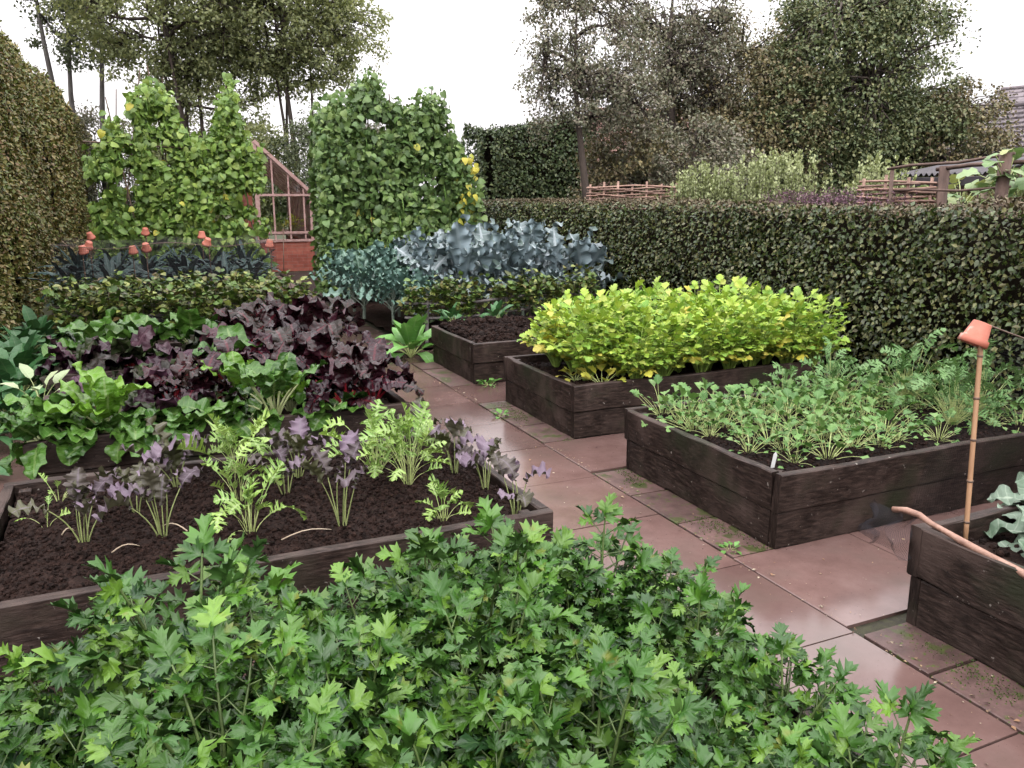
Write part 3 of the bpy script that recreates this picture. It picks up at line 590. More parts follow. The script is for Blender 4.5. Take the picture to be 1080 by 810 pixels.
for (x, y, s_, l) in [(.1, 5.35, .9, 'dark red chard with crimson stalks behind the lettuces'), (.28, 5.3, .9, 'dark red chard with upright crimson stalks, centre of the bed'), (1.1, 4.98, .9, 'dark red chard spilling onto the path at the front corner'), (1.3, 5.1, .95, 'dark red chard hanging over the bed edge beside the path'), (1.05, 5.35, 1, 'dark red chard in the second row near the path'), (1.33, 5.45, 1.05, 'dark red chard overhanging the path in the second row'), (.75, 5.6, .95, 'dark red chard behind the green chards'), (1.2, 5.8, 1.05, 'dark red chard in the third row near the path'), (.5, 5.85, 1.0, 'dark red chard at the back of the bed, middle'), (.88, 5.9, 1.1, 'dark red chard at the back of the bed, right')]:
    place(prR, (x, y, .33), random.uniform(0, 6), s_ * 1.08, l)
# bed H
for (x, y, s_, l) in [(1.3, 6.9, 1.35, 'large blackish chard leaning over the path, far bed'), (1.1, 7.2, 1.3, 'large blackish chard behind the leaning one'), (.8, 6.95, 1.15, 'blackish chard in the front row of the far bed'), (1.35, 7.5, 1.25, 'blackish chard at the back corner by the path'), (.75, 7.5, 1.1, 'blackish chard in the back row of the far bed')]:
    place(prR, (x, y, .33), random.uniform(0, 6), s_ * 1.08, l)
for (x, y, s_, l) in [(-.5, 6.95, 1.1, 'purple lettuce at the left end of the far bed'), (-.15, 6.95, 1.2, 'purple lettuce second from left in the far bed'), (.2, 6.95, 1.15, 'purple lettuce in the middle of the far bed'), (.5, 7.0, 1.1, 'purple lettuce next to the blackish chards')]:
    place(prL, (x, y, .36), random.uniform(0, 6), s_ * 1.55, l)
purge(prL); purge(prR)
prG = [leafy('spinach_plant', 'x', 'spinach plant', 'green spinach plants in the far bed', T_CHARD, M['chardd'], M['chardstalk'], 11, .22, (.1, .6), (.2, 1.1), .12, .006) for _ in range(2)]
for (x, y, l) in [(-.4, 7.4, 'green spinach plant behind the purple lettuces, left'), (-.05, 7.45, 'green spinach plant behind the purple lettuces, middle'), (.35, 7.5, 'green spinach plant behind the purple lettuces, right'), (.55, 6.05, 'green spinach plant between the two chard beds')]:
    place(prG, (x, y, .36), random.uniform(0, 6), 1.35, l)
purge(prG)
# small dark green leaves below: comfrey border on the left
prC = [leafy('comfrey_plant', 'x', 'comfrey plant', 'comfrey plants along the tall hedge', T_BROAD, M['comfrey'], M['musstalk'], 34, .2, (.1, .9), (.3, 1.5), .2, .005) for _ in range(3)]
for i, (x, y, s_) in enumerate([(-1.15, 5.6, .9), (-1.1, 6.2, 1.0), (-.95, 6.7, 1.0), (-1.2, 6.9, 1.1), (-1.0, 7.4, 1.2), (-1.05, 8.0, 1.3), (-1.1, 8.7, 1.3), (-.8, 8.3, 1.0), (-1.2, 9.4, 1.2), (-1.1, 10.1, 1.2)]):
    place(prC, (x, y, .02), random.uniform(0, 6), s_, ['comfrey clump nearest the camera by the tall hedge', 'comfrey clump left of the chard bed', 'comfrey clump between hedge and purple lettuces', 'comfrey clump tight against the tall hedge'][i] if i < 4 else 'broad-leaved green comfrey clump along the foot of the tall hedge')
purge(prC)
put(leafy('variegated_plant', 'cream and pale green leafed plant in front of the comfrey', 'plant', None, T_BROAD, M['palegreen'], M['musstalk'], 8, .15, (.1, .9), (.3, 1.5), .18, .004), -.72, 6.35, .25)
# --- bed C low crop
prS = [leafy('seedling_plant', 'x', 'seedling', 'low green seedlings', T_CELS, M['radish'], M['mizstalk'], 25, .042, (.1, 1.2), (.4, 1.5), .12, .0018, wob=.6, sx=1.1, sc=(.6, 1.3)) for _ in range(5)]
for r_ in range(7):
    for c_ in range(12):
        x = 2.84 + c_ * .16 + random.uniform(-.04, .05); y2 = 3.03 + r_ * .165 + random.uniform(-.05, .05)
        if x > 4.66 or float(vnoise(x * 3.3, y2 * 3.3, 77)) > .4 or (r_ == 0 and c_ in (1, 6, 8, 9)) or (r_ == 1 and c_ == 9): continue
        place(prS, (x, y2, float(HC(np.array(x), np.array(y2)))), random.uniform(0, 6), random.uniform(.6, 1.3) * (1.15 if r_ > 3 else .95),
              'low green seedling beside the white tag' if (r_ < 2 and c_ < 3) else 'low green seedling in the front rows of its bed' if r_ < 3 else 'low green seedling in the back rows below the hedge')
purge(prS)
prF = [leafy('feathery_plant', 'x', 'plant', 'feathery green plants at the hedge end', T_MIZ, M['feather'], M['mizstalk'], 60, .13, (.0, .75), (.1, 1.1), .27, .0022, wob=.5, sx=1., sc=(.5, 1.2)) for _ in range(2)]
for (x, y, s_, l) in [(4.3, 3.2, .95, 'feathery green plant at the right edge of the seedling bed'), (4.5, 3.7, 1.1, 'tall feathery plant under the hedge at right'), (4.1, 3.95, .9, 'feathery plant behind the seedlings, left of the tall one'), (4.65, 3.3, 1.1, 'feathery plant farthest right in the seedling bed'), (3.7, 3.95, .75, 'short feathery plant behind the seedlings, middle of the back edge')]:
    place(prF, (x, y, .33), random.uniform(0, 6), s_, l)
purge(prF)
m = MB(); m.prism([(-.009, 0), (.009, 0), (.009, .11), (.0, .125), (-.009, .11)], (0, 0, 0), (0, .0025, 0)); o = tag(m.build('plant_label', M['label']), 'white plastic plant tag stuck upright in the seedling bed', 'plant label'); o.location = (2.74, 2.98, .31); o.rotation_euler = (.12, .1, -.4)
# weeds
for (x, y, s_, l) in [(2.42, 5.05 + .55, .35, 'small green weed at the foot of the lime celery bed'), (2.75, 6.62, .5, 'small green weed on the paving before the bare soil bed'), (2.45, 2.9, .25, 'tiny weed in the mossy joint by the seedling bed')]:
    put(leafy('weed', l, 'weed', 'weeds in the paving', T_OV, M['rosette'], M['mizstalk'], 16, .09, (.4, 1.3), (.8, 1.6), .08, .002), x, y, 0, 0, s_ * 1.5)
# --- right: bright rosette, A bed bare
put(leafy('foxglove_plant', 'bright green leafy rosette plant beside the bare soil bed', 'plant', None, T_BROAD, M['rosette'], M['mizstalk'], 24, .28, (.05, .9), (.2, 1.4), .16, .005), 2.5, 8.15, .02, 0, 1.25)
for (x, y, s_, l) in [(3.0, 8.25, .6, 'small green rosette behind the bare soil bed, left one'), (3.5, 8.2, .6, 'small green rosette behind the bare soil bed, right one')]:
    put(leafy('green_plant', l, 'plant', None, T_BROAD, M['comfrey'], M['mizstalk'], 16, .25, (.05, .9), (.2, 1.4), .2, .004), x, y, .3, 0, s_)
for (x, y, s_, l) in [(2.95, 4.98, .5, 'small variegated sprout in the front corner of the lime celery bed'), (2.85, 5.2, .4, 'small sprout at the bare end of the lime celery bed')]:
    put(leafy('sprout', l, 'sprout', None, T_CELS, M['limey'], M['mizstalk'], 14, .09, (.3, 1.1), (.6, 1.5), .12, .003), x, y, .33, 0, s_ * 2)

# --- step-over apples
def stepover(x0, x1, y, zs, label, n=900, seed=0, cane=True, side=.18, hh=(.25, .95)):
    t = thing('stepover_apple', (x0, y, 0), label, 'apple espalier', 'low trained apple trees'); m = MB()
    for z in zs:
        q = np.array([(u * (x1 - x0), .02 * math.sin(u * 9 + z * 5), z + .025 * math.sin(u * 7 + seed)) for u in np.linspace(0, 1, 14)]); m.tube(q, .016, 7, True)
    for u in np.arange(.1, 1, .4): m.tube([(u * (x1 - x0), 0, 0), (u * (x1 - x0) + .02, 0, zs[-1] + .1)], .02, 7)
    m.build('branch', M['barkgrey'], t)
    b = Batch(T_OV); tw = MB(); L = x1 - x0; ns = int(n / 12)
    for i in range(ns):
        p = np.array([random.uniform(0, L), random.uniform(-side, side) * .5, random.choice(zs) + random.uniform(-.05, .05)]); az = random.uniform(0, 6.28)
        ln = random.uniform(.1, .32); P, d = arc(p, az, .1, random.uniform(.1, .9), ln, 5, .3); tw.tube(P, [.004, .003, .003, .002, .0015], 4)
        for j in range(17):
            q = P[random.randrange(1, 5)] + rs.normal(0, .02, 3); a2 = random.uniform(0, 6.28); dd = norm([math.cos(a2), math.sin(a2), random.uniform(-.2, .9)]); b.add(q, dd, norm(upn(dd, a2) + rs.normal(0, .4, 3)), random.uniform(.05, .09))
    b.build('foliage', M['apple'], t); tw.build('twigs', M['bark'], t); return t
stepover(-.75, 1.5, 8.45, (.42, .56), 'low trained apple branches in leaf before the netted kale', 2600, 1, side=.3)
stepover(-.9, 1.45, 9.9, (.5,), 'second low apple row right in front of the netting', 1500, 2, side=.3)
stepover(2.6, 5.0, 8.65, (.34, .5), 'low trained apple branches in leaf behind the bare soil bed', 1700, 3)

# --- cavolo nero under the net
prK = [leafy('black_kale_plant', 'x', 'kale plant', 'dark kale plants under the netting', T_NERO, M['nero'], M['brocstem'], 30, .42, (.0, .9), (.1, 1.3), .13, .006) for _ in range(3)]
for r_, yy in enumerate([11.3, 11.9, 12.5]):
    for c_ in range(6):
        o = place(prK, (-.75 + c_ * .42 + random.uniform(-.06, .06), yy,   .46 + .08 * (r_ > 0)), random.uniform(0, 6), random.uniform(1.0, 1.2), 'dark blue-green kale plant in the front row under the netting' if r_ == 0 else 'dark blue-green kale plant in the rear rows under the netting')
purge(prK)
def pot_on_cane(x, y, z, label, r=.055, tilt=.3, ta=0, base=0., top=None, cx=0, cy=0, canemat='canedark', group=None, cr=.007, gl=None):
    c = thing('cane', (x, y, base), gl or label.replace('terracotta pot', 'thin cane holding the terracotta pot'), 'cane', 'canes in the kitchen garden'); m = MB()
    h = z - base; n = 9; q = np.array([(cx * t, cy * t, h * t) for t in np.linspace(0, 1, n)])
    rr = np.full(n, cr); m.tube(q, rr, 8, True); m.build('shaft', M[canemat], c)
    m = MB(); 
    for k in np.arange(.12, h, .16): m.tube([(cx * k / h, cy * k / h, k - .004), (cx * k / h, cy * k / h, k + .004)], cr * 1.25, 8, True)
    m.build('node_rings', M['canedark'] if canemat == 'cane' else M['cane'], c)
    p = thing('flower_pot', (x + cx, y + cy, z), label, 'flower pot', group)
    hgt = r * 1.7; pr_ = [(0, hgt * .0 + .0), (r * .15, 0), (r * .62, 0), (r * .66, -.004), (r * .86, -hgt * .68), (r * 1.0, -hgt * .70), (r * 1.05, -hgt * .98), (r * .98, -hgt), (r * .9, -hgt * .98), (r * .8, -hgt * .6), (r * .55, -.012), (0, -.012)]
    m = MB(); an = np.linspace(0, 2 * PI, 29)[:-1]; G = np.array([[(a * math.cos(t), a * math.sin(t), b_) for t in an] for a, b_ in pr_]); m.grid(G, True); m.build('pot_body', M['terra'], p)
    p.rotation_euler = (tilt * math.cos(ta), tilt * math.sin(ta), 0); return p
gp = 'terracotta pots capping the netting canes'
for i, (x, y, z, lab) in enumerate([(-.62, 11.0, 1.05, 'terracotta pot at the left corner of the netting'), (-.55, 11.35, 1.08, 'terracotta pot tucked behind the left corner one'), (-.62, 12.9, 1.13, 'terracotta pot at the far left corner of the netting'), (-.08, 11.1, 1.03, 'terracotta pot low in the netting, third from left'), (.07, 11.0, 1.06, 'terracotta pot under the higher one near the middle'), (.1, 12.9, 1.18, 'terracotta pot highest in the netting, near the middle'), (.8, 12.2, 1.15, 'terracotta pot behind its twin right of the middle'), (.8, 11.1, 1.1, 'terracotta pot tilted, right of the middle'), (1.55, 11.1, 1.07, 'terracotta pot at the right end of the netting by the path')]):
    pot_on_cane(x, y, z + .03, lab, .056, random.uniform(.1, .6), random.uniform(-1, 1), group=gp)
nt_ = thing('netting', (0, 0, 0), 'fine grey netting stretched on canes over the dark kale', 'netting'); m = MB()
X, Y = np.meshgrid(np.linspace(-.95, 1.58, 22), np.linspace(10.95, 13.0, 14)); Z = 1.06 + .035 * np.sin(X * 5) * np.sin(Y * 4); m.grid(np.stack([X, Y, Z], -1), U=np.stack([X, Y], -1))
X, Z2 = np.meshgrid(np.linspace(-.95, 1.58, 22), np.linspace(.02, 1.06, 8)); Yf = 10.95 - .03 + .03 * np.sin(X * 6) * np.sin(Z2 * 3); m.grid(np.stack([X, Yf, np.minimum(Z2, 1.06 + .035 * np.sin(X * 5) * np.sin(10.95 * 4))], -1), U=np.stack([X, Z2], -1))
Y, Z2 = np.meshgrid(np.linspace(10.95, 13, 14), np.linspace(.02, 1.06, 8)); m.grid(np.stack([1.6 + 0 * Y, Y, Z2], -1), U=np.stack([Y, Z2], -1)); m.build('mesh_sheet', M['net'], nt_)
m = MB(); m.tube(np.array([(x, 10.94, 1.07 + .03 * math.sin(x * 5)) for x in np.linspace(-.95, 1.6, 30)]), .004, 5); m.tube(np.array([(1.6, y, 1.07) for y in np.linspace(10.94, 13, 12)]), .004, 5); m.build('edge_cord', M['canedark'], nt_)

# --- broccoli / kale block
gb = 'blue-grey broccoli plants'
def brass(name, lab, mat, n, L, stem_h, grp):
    t = thing(name, (0, 0, 0), lab, 'brassica plant', grp); b = Batch(T_BROC); s = MB(); s.tube([(0, 0, -.02), (.01, 0, stem_h * .5), (0, .01, stem_h)], [.022, .018, .012], 7)
    for i in range(n):
        az = i * 2.4 + random.uniform(-.3, .3); f = i / n; z0 = stem_h * (1 - .75 * f); l0 = .1 + .8 * f; P, d = arc((0, 0, z0), az, l0, l0 + random.uniform(-.1, .3), .12 + .1 * f, 5)
        s.tube(P, [.009, .008, .007, .006, .005], 5); b.add(P[-1], d, norm(upn(d, az) + rs.normal(0, .25, 3)), L * random.uniform(.75, 1.1))
    b.build('leaves', mat, t); s.build('stem', M['brocstem'], t); return t
prB = [brass('broccoli_plant', 'x', M['broc'], 17, .5, .55, gb) for _ in range(4)]
prB2 = [brass('curly_kale_plant', 'x', M['broc2'], 26, .36, .34, 'green curly kale plants') for _ in range(3)]
for r_, yy in enumerate([9.45, 10.0, 10.6]):
    for c_ in range(6):
        x = 3.15 + c_ * .42 + random.uniform(-.05, .05) + (.1 * r_)
        if x > 5.3: continue
        place(prB, (x, yy, .05 + .07 * r_), random.uniform(0, 6), random.uniform(.9, 1.12), 'blue-grey broccoli plant in the front row of its block' if r_ == 0 else 'blue-grey broccoli plant in the rear rows of its block')
for (x, y, s_, l) in [(2.65, 9.3, .9, 'green kale with pale wavy leaves at the path corner'), (2.95, 9.2, .85, 'green kale in front, next to the path corner one'), (2.45, 9.9, 1.0, 'green kale overhanging the path, second row'), (2.9, 9.9, 1.0, 'green kale between path and broccoli, second row'), (2.5, 10.6, 1.05, 'green kale overhanging the path, third row'), (3.0, 10.7, 1.1, 'green kale beside the broccoli, third row'), (2.55, 11.3, 1.05, 'green kale at the far end of the path side row'), (3.1, 11.4, 1.15, 'green kale at the back before the bean wall')]:
    place(prB2, (x, y, .2), random.uniform(0, 6), s_, l)
purge(prB); purge(prB2)

# --- bean walls
def beans(x0, x1, y, prof, label, leaf, n=9000, yel=60, pods=120, seed=0, canes=(), d0=.5, yside=0):
    t = thing('runner_bean_row', (x0, y, 0), label, 'bean plants', 'runner bean rows'); L = x1 - x0; xs_ = np.array([p[0] for p in prof]) - x0; zs_ = np.array([p[1] for p in prof])
    def samp(n, jit=.13):
        x = rs.uniform(-.08, L + .08, n); top = np.interp(x, xs_, zs_) + fbm(x * 4, x * 0, seed) * .45 + np.minimum(.28, rs.exponential(.1, n)); u = rs.uniform(size=n) ** .9; z = .15 + (top - .15) * u
        dep = d0 * (1 - .6 * z / zs_.max()) * (.8 + .5 * fbm(x * 2.5, z * 2.5, seed + 3)); sgn = np.where(rs.uniform(size=n) < .72, -1, 1); yy = sgn * dep + rs.normal(0, jit, n)
        inner = rs.uniform(size=n) < .2; yy = np.where(inner, rs.uniform(-1, 1, n) * dep, yy); return x, yy, z, sgn
    x, yy, z, sg = samp(n); k = (fbm(x * 2.2, z * 2.2, seed + 8) + .5 * fbm(x * 7, z * 7, seed + 18) > -.42); x, yy, z, sg = x[k], yy[k], z[k], sg[k]; n = len(x)
    D = norm(np.stack([rs.normal(0, .7, n), sg * rs.uniform(.0, .9, n), rs.uniform(-1.2, .3, n)], 1)); Nn = norm(np.stack([rs.normal(0, .7, n), sg * rs.uniform(0, 1, n), rs.uniform(-.1, 1, n)], 1))
    b = Batch(T_BEAN); b.many(np.stack([x, yy, z], 1), D, Nn, .04 + .09 * rs.uniform(size=n) ** 1.5); b.build('foliage', leaf, t)
    x, yy, z, sg = samp(yel); 
    if yside: x = np.where(rs.uniform(size=yel) < .75, L + .05 - abs(rs.normal(0, .16, yel)), x); z = np.where(x > L - .3, rs.uniform(zs_[-1] * .5, zs_[-1] + .3, yel), z)
    b = Batch(T_BEAN); b.many(np.stack([x, yy - .05, z], 1), norm(np.stack([rs.normal(0, .6, yel), -rs.uniform(0, .6, yel), -rs.uniform(.2, 1, yel)], 1)), np.tile([0, -1, .6], (yel, 1)) + rs.normal(0, .3, (yel, 3)), rs.uniform(.08, .13, yel)); b.build('yellow_leaves', M['beanyel'], t)
    x, yy, z, sg = samp(pods)
    for a, b_, c in zip(x, yy, z):
        m = MB(); ln = random.uniform(.12, .24); m.tube([(a, b_ - .06, c), (a + .01, b_ - .07, c - ln * .5), (a + .02, b_ - .06, c - ln)], [.004, .009, .003], 4); m.build('pod', M['pod'], t)
    m = MB()
    for (xa, xb, za, zb, ya, yb) in canes: m.tube([(xa - x0, ya, za), ((xa + xb) / 2 - x0, (ya + yb) / 2, (za + zb) / 2), (xb - x0, yb, zb)], [.014, .012, .009], 6)
    m.build('poles', M['canedark'], t); return t
beans(-.5, .98, 14., [(-.5, 2.2), (-.3, 2.5), (0, 2.75), (.2, 2.9), (.42, 3.3), (.6, 3.2), (.8, 2.75), (.98, 2.3)], 'left bean tower, bright green leaves climbing canes beside the tall hedge', M['bean'], 13000, 30, 60, 1,
      [(-.35, .25, .3, 3.5, -.4, 0), (.1, -.25, .3, 3.05, -.4, -.2), (.7, .35, .3, 3.55, -.4, 0), (.3, .55, .3, 3.4, .4, 0), (-.6, 2.0, 2.42, 2.3, -.3, -.3), (-.4, -.1, .1, 3.2, -.4, .1)])
beans(.98, 1.8, 14., [(.98, 2.3), (1.15, 2.6), (1.35, 3.05), (1.5, 3.1), (1.68, 2.6), (1.8, 2.2)], 'narrower bean tower next to the greenhouse, bright green', M['bean'], 8000, 20, 60, 2,
      [(1.1, 1.45, .3, 3.35, -.4, 0), (1.75, 1.45, .3, 3.3, -.4, 0), (1.4, 1.55, .3, 3.3, .4, 0)])
beans(2.62, 5.0, 13., [(2.62, 2.7), (2.9, 2.95), (3.3, 3.2), (3.5, 3.2), (3.75, 2.85), (3.95, 2.6), (4.15, 2.75), (4.4, 3.1), (4.55, 3.0), (4.75, 2.5), (5.0, 2.0)], 'wide bean wall right of the path with hanging pods and yellow leaves', M['bean2'], 20000, 150, 95, 4,
      [(2.8, 3.0, .3, 3.25, -.4, 0), (3.3, 3.4, .3, 3.35, -.4, 0), (3.8, 3.75, .3, 3.2, -.4, 0), (4.3, 4.45, .3, 3.35, -.4, 0), (4.8, 4.65, .3, 3.25, -.4, 0)], yside=1)

# ------------------------------------------------------------------ hedges
def hedge(x0, x1, y0, y1, h, label, leaf, lsz, dens, faces, top=None, seed=0, amp=.06, name='hedge', topdens=None, hfn=None):
    t = thing(name, (x0, y0, 0), label, 'hedge', 'clipped hedges' if name == 'hedge' else None); ins = .1 + amp * 1.35
    LX = x1 - x0; LY = y1 - y0; m = MB()
    hf = hfn or (lambda a: np.full(np.shape(a), h))
    # core
    nn = max(4, int(max(LX, LY) / .5)); 
    if LY >= LX:
        ys_ = np.linspace(ins, LY - ins, nn); prof = lambda H: [(ins, 0), (LX - ins, 0), (LX - ins, H - .09), (ins, H - .09)]
        G = np.array([[(a, yy, b_) for a, b_ in prof(float(hf(yy)))] for yy in ys_])
    else:
        xs_ = np.linspace(ins, LX - ins, nn); G = np.array([[(xx, a, b_) for a, b_ in [(ins, 0), (LY - ins, 0), (LY - ins, float(hf(xx)) - .09), (ins, float(hf(xx)) - .09)]] for xx in xs_])
    m.grid(G, True); 
    for e in (0, -1): m.add(G[e], [0, 1, 2, 3], [4])
    m.build('twig_core', M['twig'], t)
    b = Batch(T_SIM); bt = Batch(T_SIM)
    def put_(P, Nn, B, sz):
        n = len(P); off = fbm(P[:, 0] * 1.3 + P[:, 1] * 1.3, P[:, 2] * 1.6, seed, 3) * amp * 2.2; P = P + Nn * (off - np.abs(rs.normal(0, .045, n)) + .02)[:, None]
        D = norm(rs.normal(size=(n, 3)) * .8 + np.array([0, 0, -.5]) + Nn * .35); B.many(P, D, norm(Nn + rs.normal(0, .55, (n, 3)) + np.array([0, 0, .35])), rs.uniform(.65, 1.2, n) * sz)
    for f in faces:
        if f in 'LR':
            n = int(LY * h * dens); yy = rs.uniform(0, LY, n); P = np.stack([np.full(n, 0. if f == 'L' else LX), yy, rs.uniform(0, 1, n) * hf(yy)], 1); put_(P, np.tile([-1. if f == 'L' else 1., 0, 0], (n, 1)), b, lsz)
        elif f in 'FB':
            n = int(LX * h * dens); xx = rs.uniform(0, LX, n); P = np.stack([xx, np.full(n, 0. if f == 'F' else LY), rs.uniform(0, 1, n) * (hf(xx) if LX > LY else h)], 1); put_(P, np.tile([0, -1. if f == 'F' else 1., 0], (n, 1)), b, lsz)
        else:
            n = int(LX * LY * (topdens or dens)); xx = rs.uniform(0, LX, n); yy = rs.uniform(0, LY, n); P = np.stack([xx, yy, hf(xx if LX > LY else yy) - .02], 1); put_(P, np.tile([0, 0, 1.], (n, 1)), bt, lsz * .8)
    b.build('foliage', leaf, t)
    if bt.A: bt.build('clipped_top', top or leaf, t)
    return t
hedge(5.58, 6.4, -.5, 6.9, 1.575, 'waist-high dark clipped hedge on the right, its near length', M['hedgeR'], .046, 2100, 'LTB', M['hedgetop'], 1, name='hedge')
hedge(5.66, 6.4, 6.95, 14.6, 1.565, 'far length of the dark clipped hedge, beyond the seam', M['hedgeR'], .046, 1700, 'LTB', M['hedgetop'], 2, name='hedge')
hedge(-2.9, -1.45, 6.5, 17.6, 3.85, 'tall brownish green clipped hedge on the left', M['hedgeL'], .062, 900, 'RT', None, 3, .08, name='tall_hedge')
hedge(-2.9, -1.36, 17.75, 36, 3.9, 'farther length of the tall brownish hedge, beyond the dark seam', M['hedgeL'], .085, 420, 'RTF', None, 4, .1, name='tall_hedge')
hedge(6.6, 9.1, 15.8, 17.4, 3.3, 'tall dark green clipped hedge block behind the low hedge', M['yew'], .08, 900, 'FLT', None, 5, .12, name='yew_hedge', hfn=lambda a: 2.95 + .16 * np.asarray(a))
m = None
# low orange-brown hedge end behind bean wall
hedge(5.1, 7.5, 15.0, 15.5, 1.5, 'short rusty hedge end glimpsed beside the bean wall', M['hedgeL'], .06, 900, 'FT', None, 6, name='beech_hedge')

# ------------------------------------------------------------------ trees
def tree(name, loc, H, ells, label, leaf, bark, nclump, per, lsz, crad, trunk_r=.15, fork=.35, group=None, lean=(0, 0), seed=0, nl=7, T=T_SIM, twig=True, trunks=1, cat='tree', shell=.45):
    global rs; lsz *= .78; per = int(per * 1.55)
    r = np.random.RandomState(seed + 100); t = thing(name, loc, label, cat, group); m = MB(); b = Batch(T); tips = []
    el = [np.array(e, float) for e in ells]; vol = np.array([e[3] * e[4] * e[5] for e in el]); vol /= vol.sum()
    C = []
    for e, v in zip(el, vol):
        k = max(4, int(nclump * v)); q = r.normal(size=(k, 3)); q /= np.linalg.norm(q, axis=1)[:, None]; rad = shell + (1 - shell) * r.uniform(size=(k, 1)) ** .5
        q = q * rad; q = q * (1 + .25 * fbm(q[:, :1] * 2 + 5, q[:, 2:] * 2 + q[:, 1:2], seed)); C.append(e[:3] + q * e[3:])
    C = np.concatenate(C); zmin = loc[2] + .1; C = C[C[:, 2] > zmin]
    # limbs: k-means-like
    bases = []
    for ti in range(trunks):
        bx = r.normal(0, trunk_r * 2, 2) if trunks > 1 else (0, 0); ph = r.uniform(0, 6)
        top = np.array([bx[0] * 3 + lean[0], bx[1] * 3 + lean[1], H * r.uniform(.85, 1)]); P = np.array([(bx[0] + (top[0] - bx[0]) * s + .03 * H * math.sin(s * 5 + ph) * s, bx[1] + (top[1] - bx[1]) * s + .03 * H * math.cos(s * 4 + ph) * s, top[2] * s) for s in np.linspace(0, 1, 12)])
        m.tube(P, trunk_r * (1 - .85 * np.linspace(0, 1, 12)) * (1.15 if trunks == 1 else .55), 8); bases.append(P)
    seeds_ = C[r.choice(len(C), min(nl * trunks, len(C)), False)]
    for it in range(4):
        lab = np.argmin(((C[:, None] - seeds_[None]) ** 2).sum(-1), 1); seeds_ = np.array([C[lab == j].mean(0) if (lab == j).any() else seeds_[j] for j in range(len(seeds_))])
    for j, sd in enumerate(seeds_):
        P = bases[j % trunks]; hz = max(H * fork, min(sd[2] - .25 * np.linalg.norm(sd[:2]), H * .9)); i0 = int(np.clip(np.searchsorted(P[:, 2], hz), 1, 11)); a = P[i0]; u = np.linspace(0, 1, 7)[:, None]
        mid = (a + sd) / 2 + np.array([0, 0, .08 * H]) * r.uniform(.2, 1) + r.normal(0, .03 * H, 3); Q = (1 - u) ** 2 * a + 2 * u * (1 - u) * mid + u ** 2 * sd
        m.tube(Q, trunk_r * (.42 if trunks == 1 else .36) * (1 - .75 * u[:, 0]), 6)
        for c in C[lab == j]:
            q0 = Q[r.randint(3, 7)]; mm = (q0 + c) / 2 + r.normal(0, .02 * H, 3) + np.array([0, 0, .02 * H])
            m.tube([q0, mm, c], [trunk_r * .13, trunk_r * .09, trunk_r * .04], 4)
    m.build('trunk', bark, t)
    n = len(C) * per; ci = np.repeat(np.arange(len(C)), per); cr = (crad * r.uniform(.5, 1.3, len(C)))[ci]
    q = r.normal(size=(n, 3)); q /= np.linalg.norm(q, axis=1)[:, None]; q *= r.uniform(size=(n, 1)) ** .45; q[:, 2] *= .65; P = C[ci] + q * cr[:, None]
    D = norm(q * .7 + r.normal(0, .6, (n, 3)) + np.array([0, 0, -.4])); Nn = norm(r.normal(0, .5, (n, 3)) + q * .8 + np.array([0, 0, .7]))
    old = rs; rs = r; b.many(P, D, Nn, r.uniform(.6, 1.2, n) * lsz); rs = old
    b.build('crown', leaf, t); return t
# right group (positions relative to the trunk foot)
tree('pear_tree', (6.95, 12.2, 0), 5.3, [(-.1, 0, 4.0, 1.15, 1.1, 1.3), (.6, .2, 3.2, .9, .9, .8), (-.6, 0, 3.2, .7, .8, .7)], 'thin grey-leaved tree with a leaning dark trunk behind the low hedge', M['t_pear'], M['bark'], 340, 34, .075, .22, .085, .35, lean=(-.35, 0), seed=1, nl=12)
tree('tall_open_tree', (10.4, 15.0, 0), 6.6, [(0, 0, 5.4, 1.3, 1.3, 1.7), (-.5, 0, 3.6, 1.2, 1, 1.1), (.6, 0, 4, 1.0, 1, 1.4)], 'open grey-green tree rising between the thin tree and the dense ones', M['t_pear'], M['bark'], 400, 36, .09, .28, .14, .3, seed=2, nl=9)
tree('dense_tree', (12.4, 15.5, 0), 5.0, [(0, 0, 3.0, 2.2, 1.8, 2.4), (-1.2, -.5, 2.2, 1.5, 1.2, 1.6), (1., 0, 2.6, 1.5, 1.3, 2.3)], 'dense brownish olive tree left of the biggest one', M['t_olive'], M['bark'], 520, 66, .10, .45, .2, .25, seed=3, nl=10)
tree('dense_tree', (15.2, 15.0, 0), 6.3, [(0, 0, 3.9, 2.5, 2.2, 2.8), (-1.4, 0, 2.4, 2.0, 1.6, 2.3), (1.4, -.6, 2.3, 1.7, 1.6, 2.4), (-.2, 0, 5.4, 1.6, 1.4, 1.4)], 'biggest dense green tree, its dome rising right of centre', M['t_green'], M['bark'], 1000, 70, .11, .48, .25, .2, seed=4, nl=14)
tree('bushy_tree', (17.1, 13.4, 0), 3.8, [(0, 0, 2.0, 1.5, 1.4, 2.1)], 'lower bushy tree at the right foot of the biggest tree', M['t_olive'], M['bark'], 170, 55, .11, .4, .12, .2, seed=5)
tree('small_tree', (9.3, 12.6, 0), 3.2, [(0, 0, 1.9, 1.5, 1.0, 1.25), (-1.1, .5, 1.7, .9, .7, .9)], 'small rounded tree behind the wicker fence and pear trunk', M['t_pear'], M['bark'], 260, 48, .085, .3, .08, .2, seed=6)
tree('small_tree', (8.0, 12.7, 0), 3.0, [(0, 0, 1.9, .95, .8, 1.15)], 'dull leafy tree immediately right of the leaning trunk', M['t_olive'], M['bark'], 130, 48, .085, .28, .07, .2, seed=16)
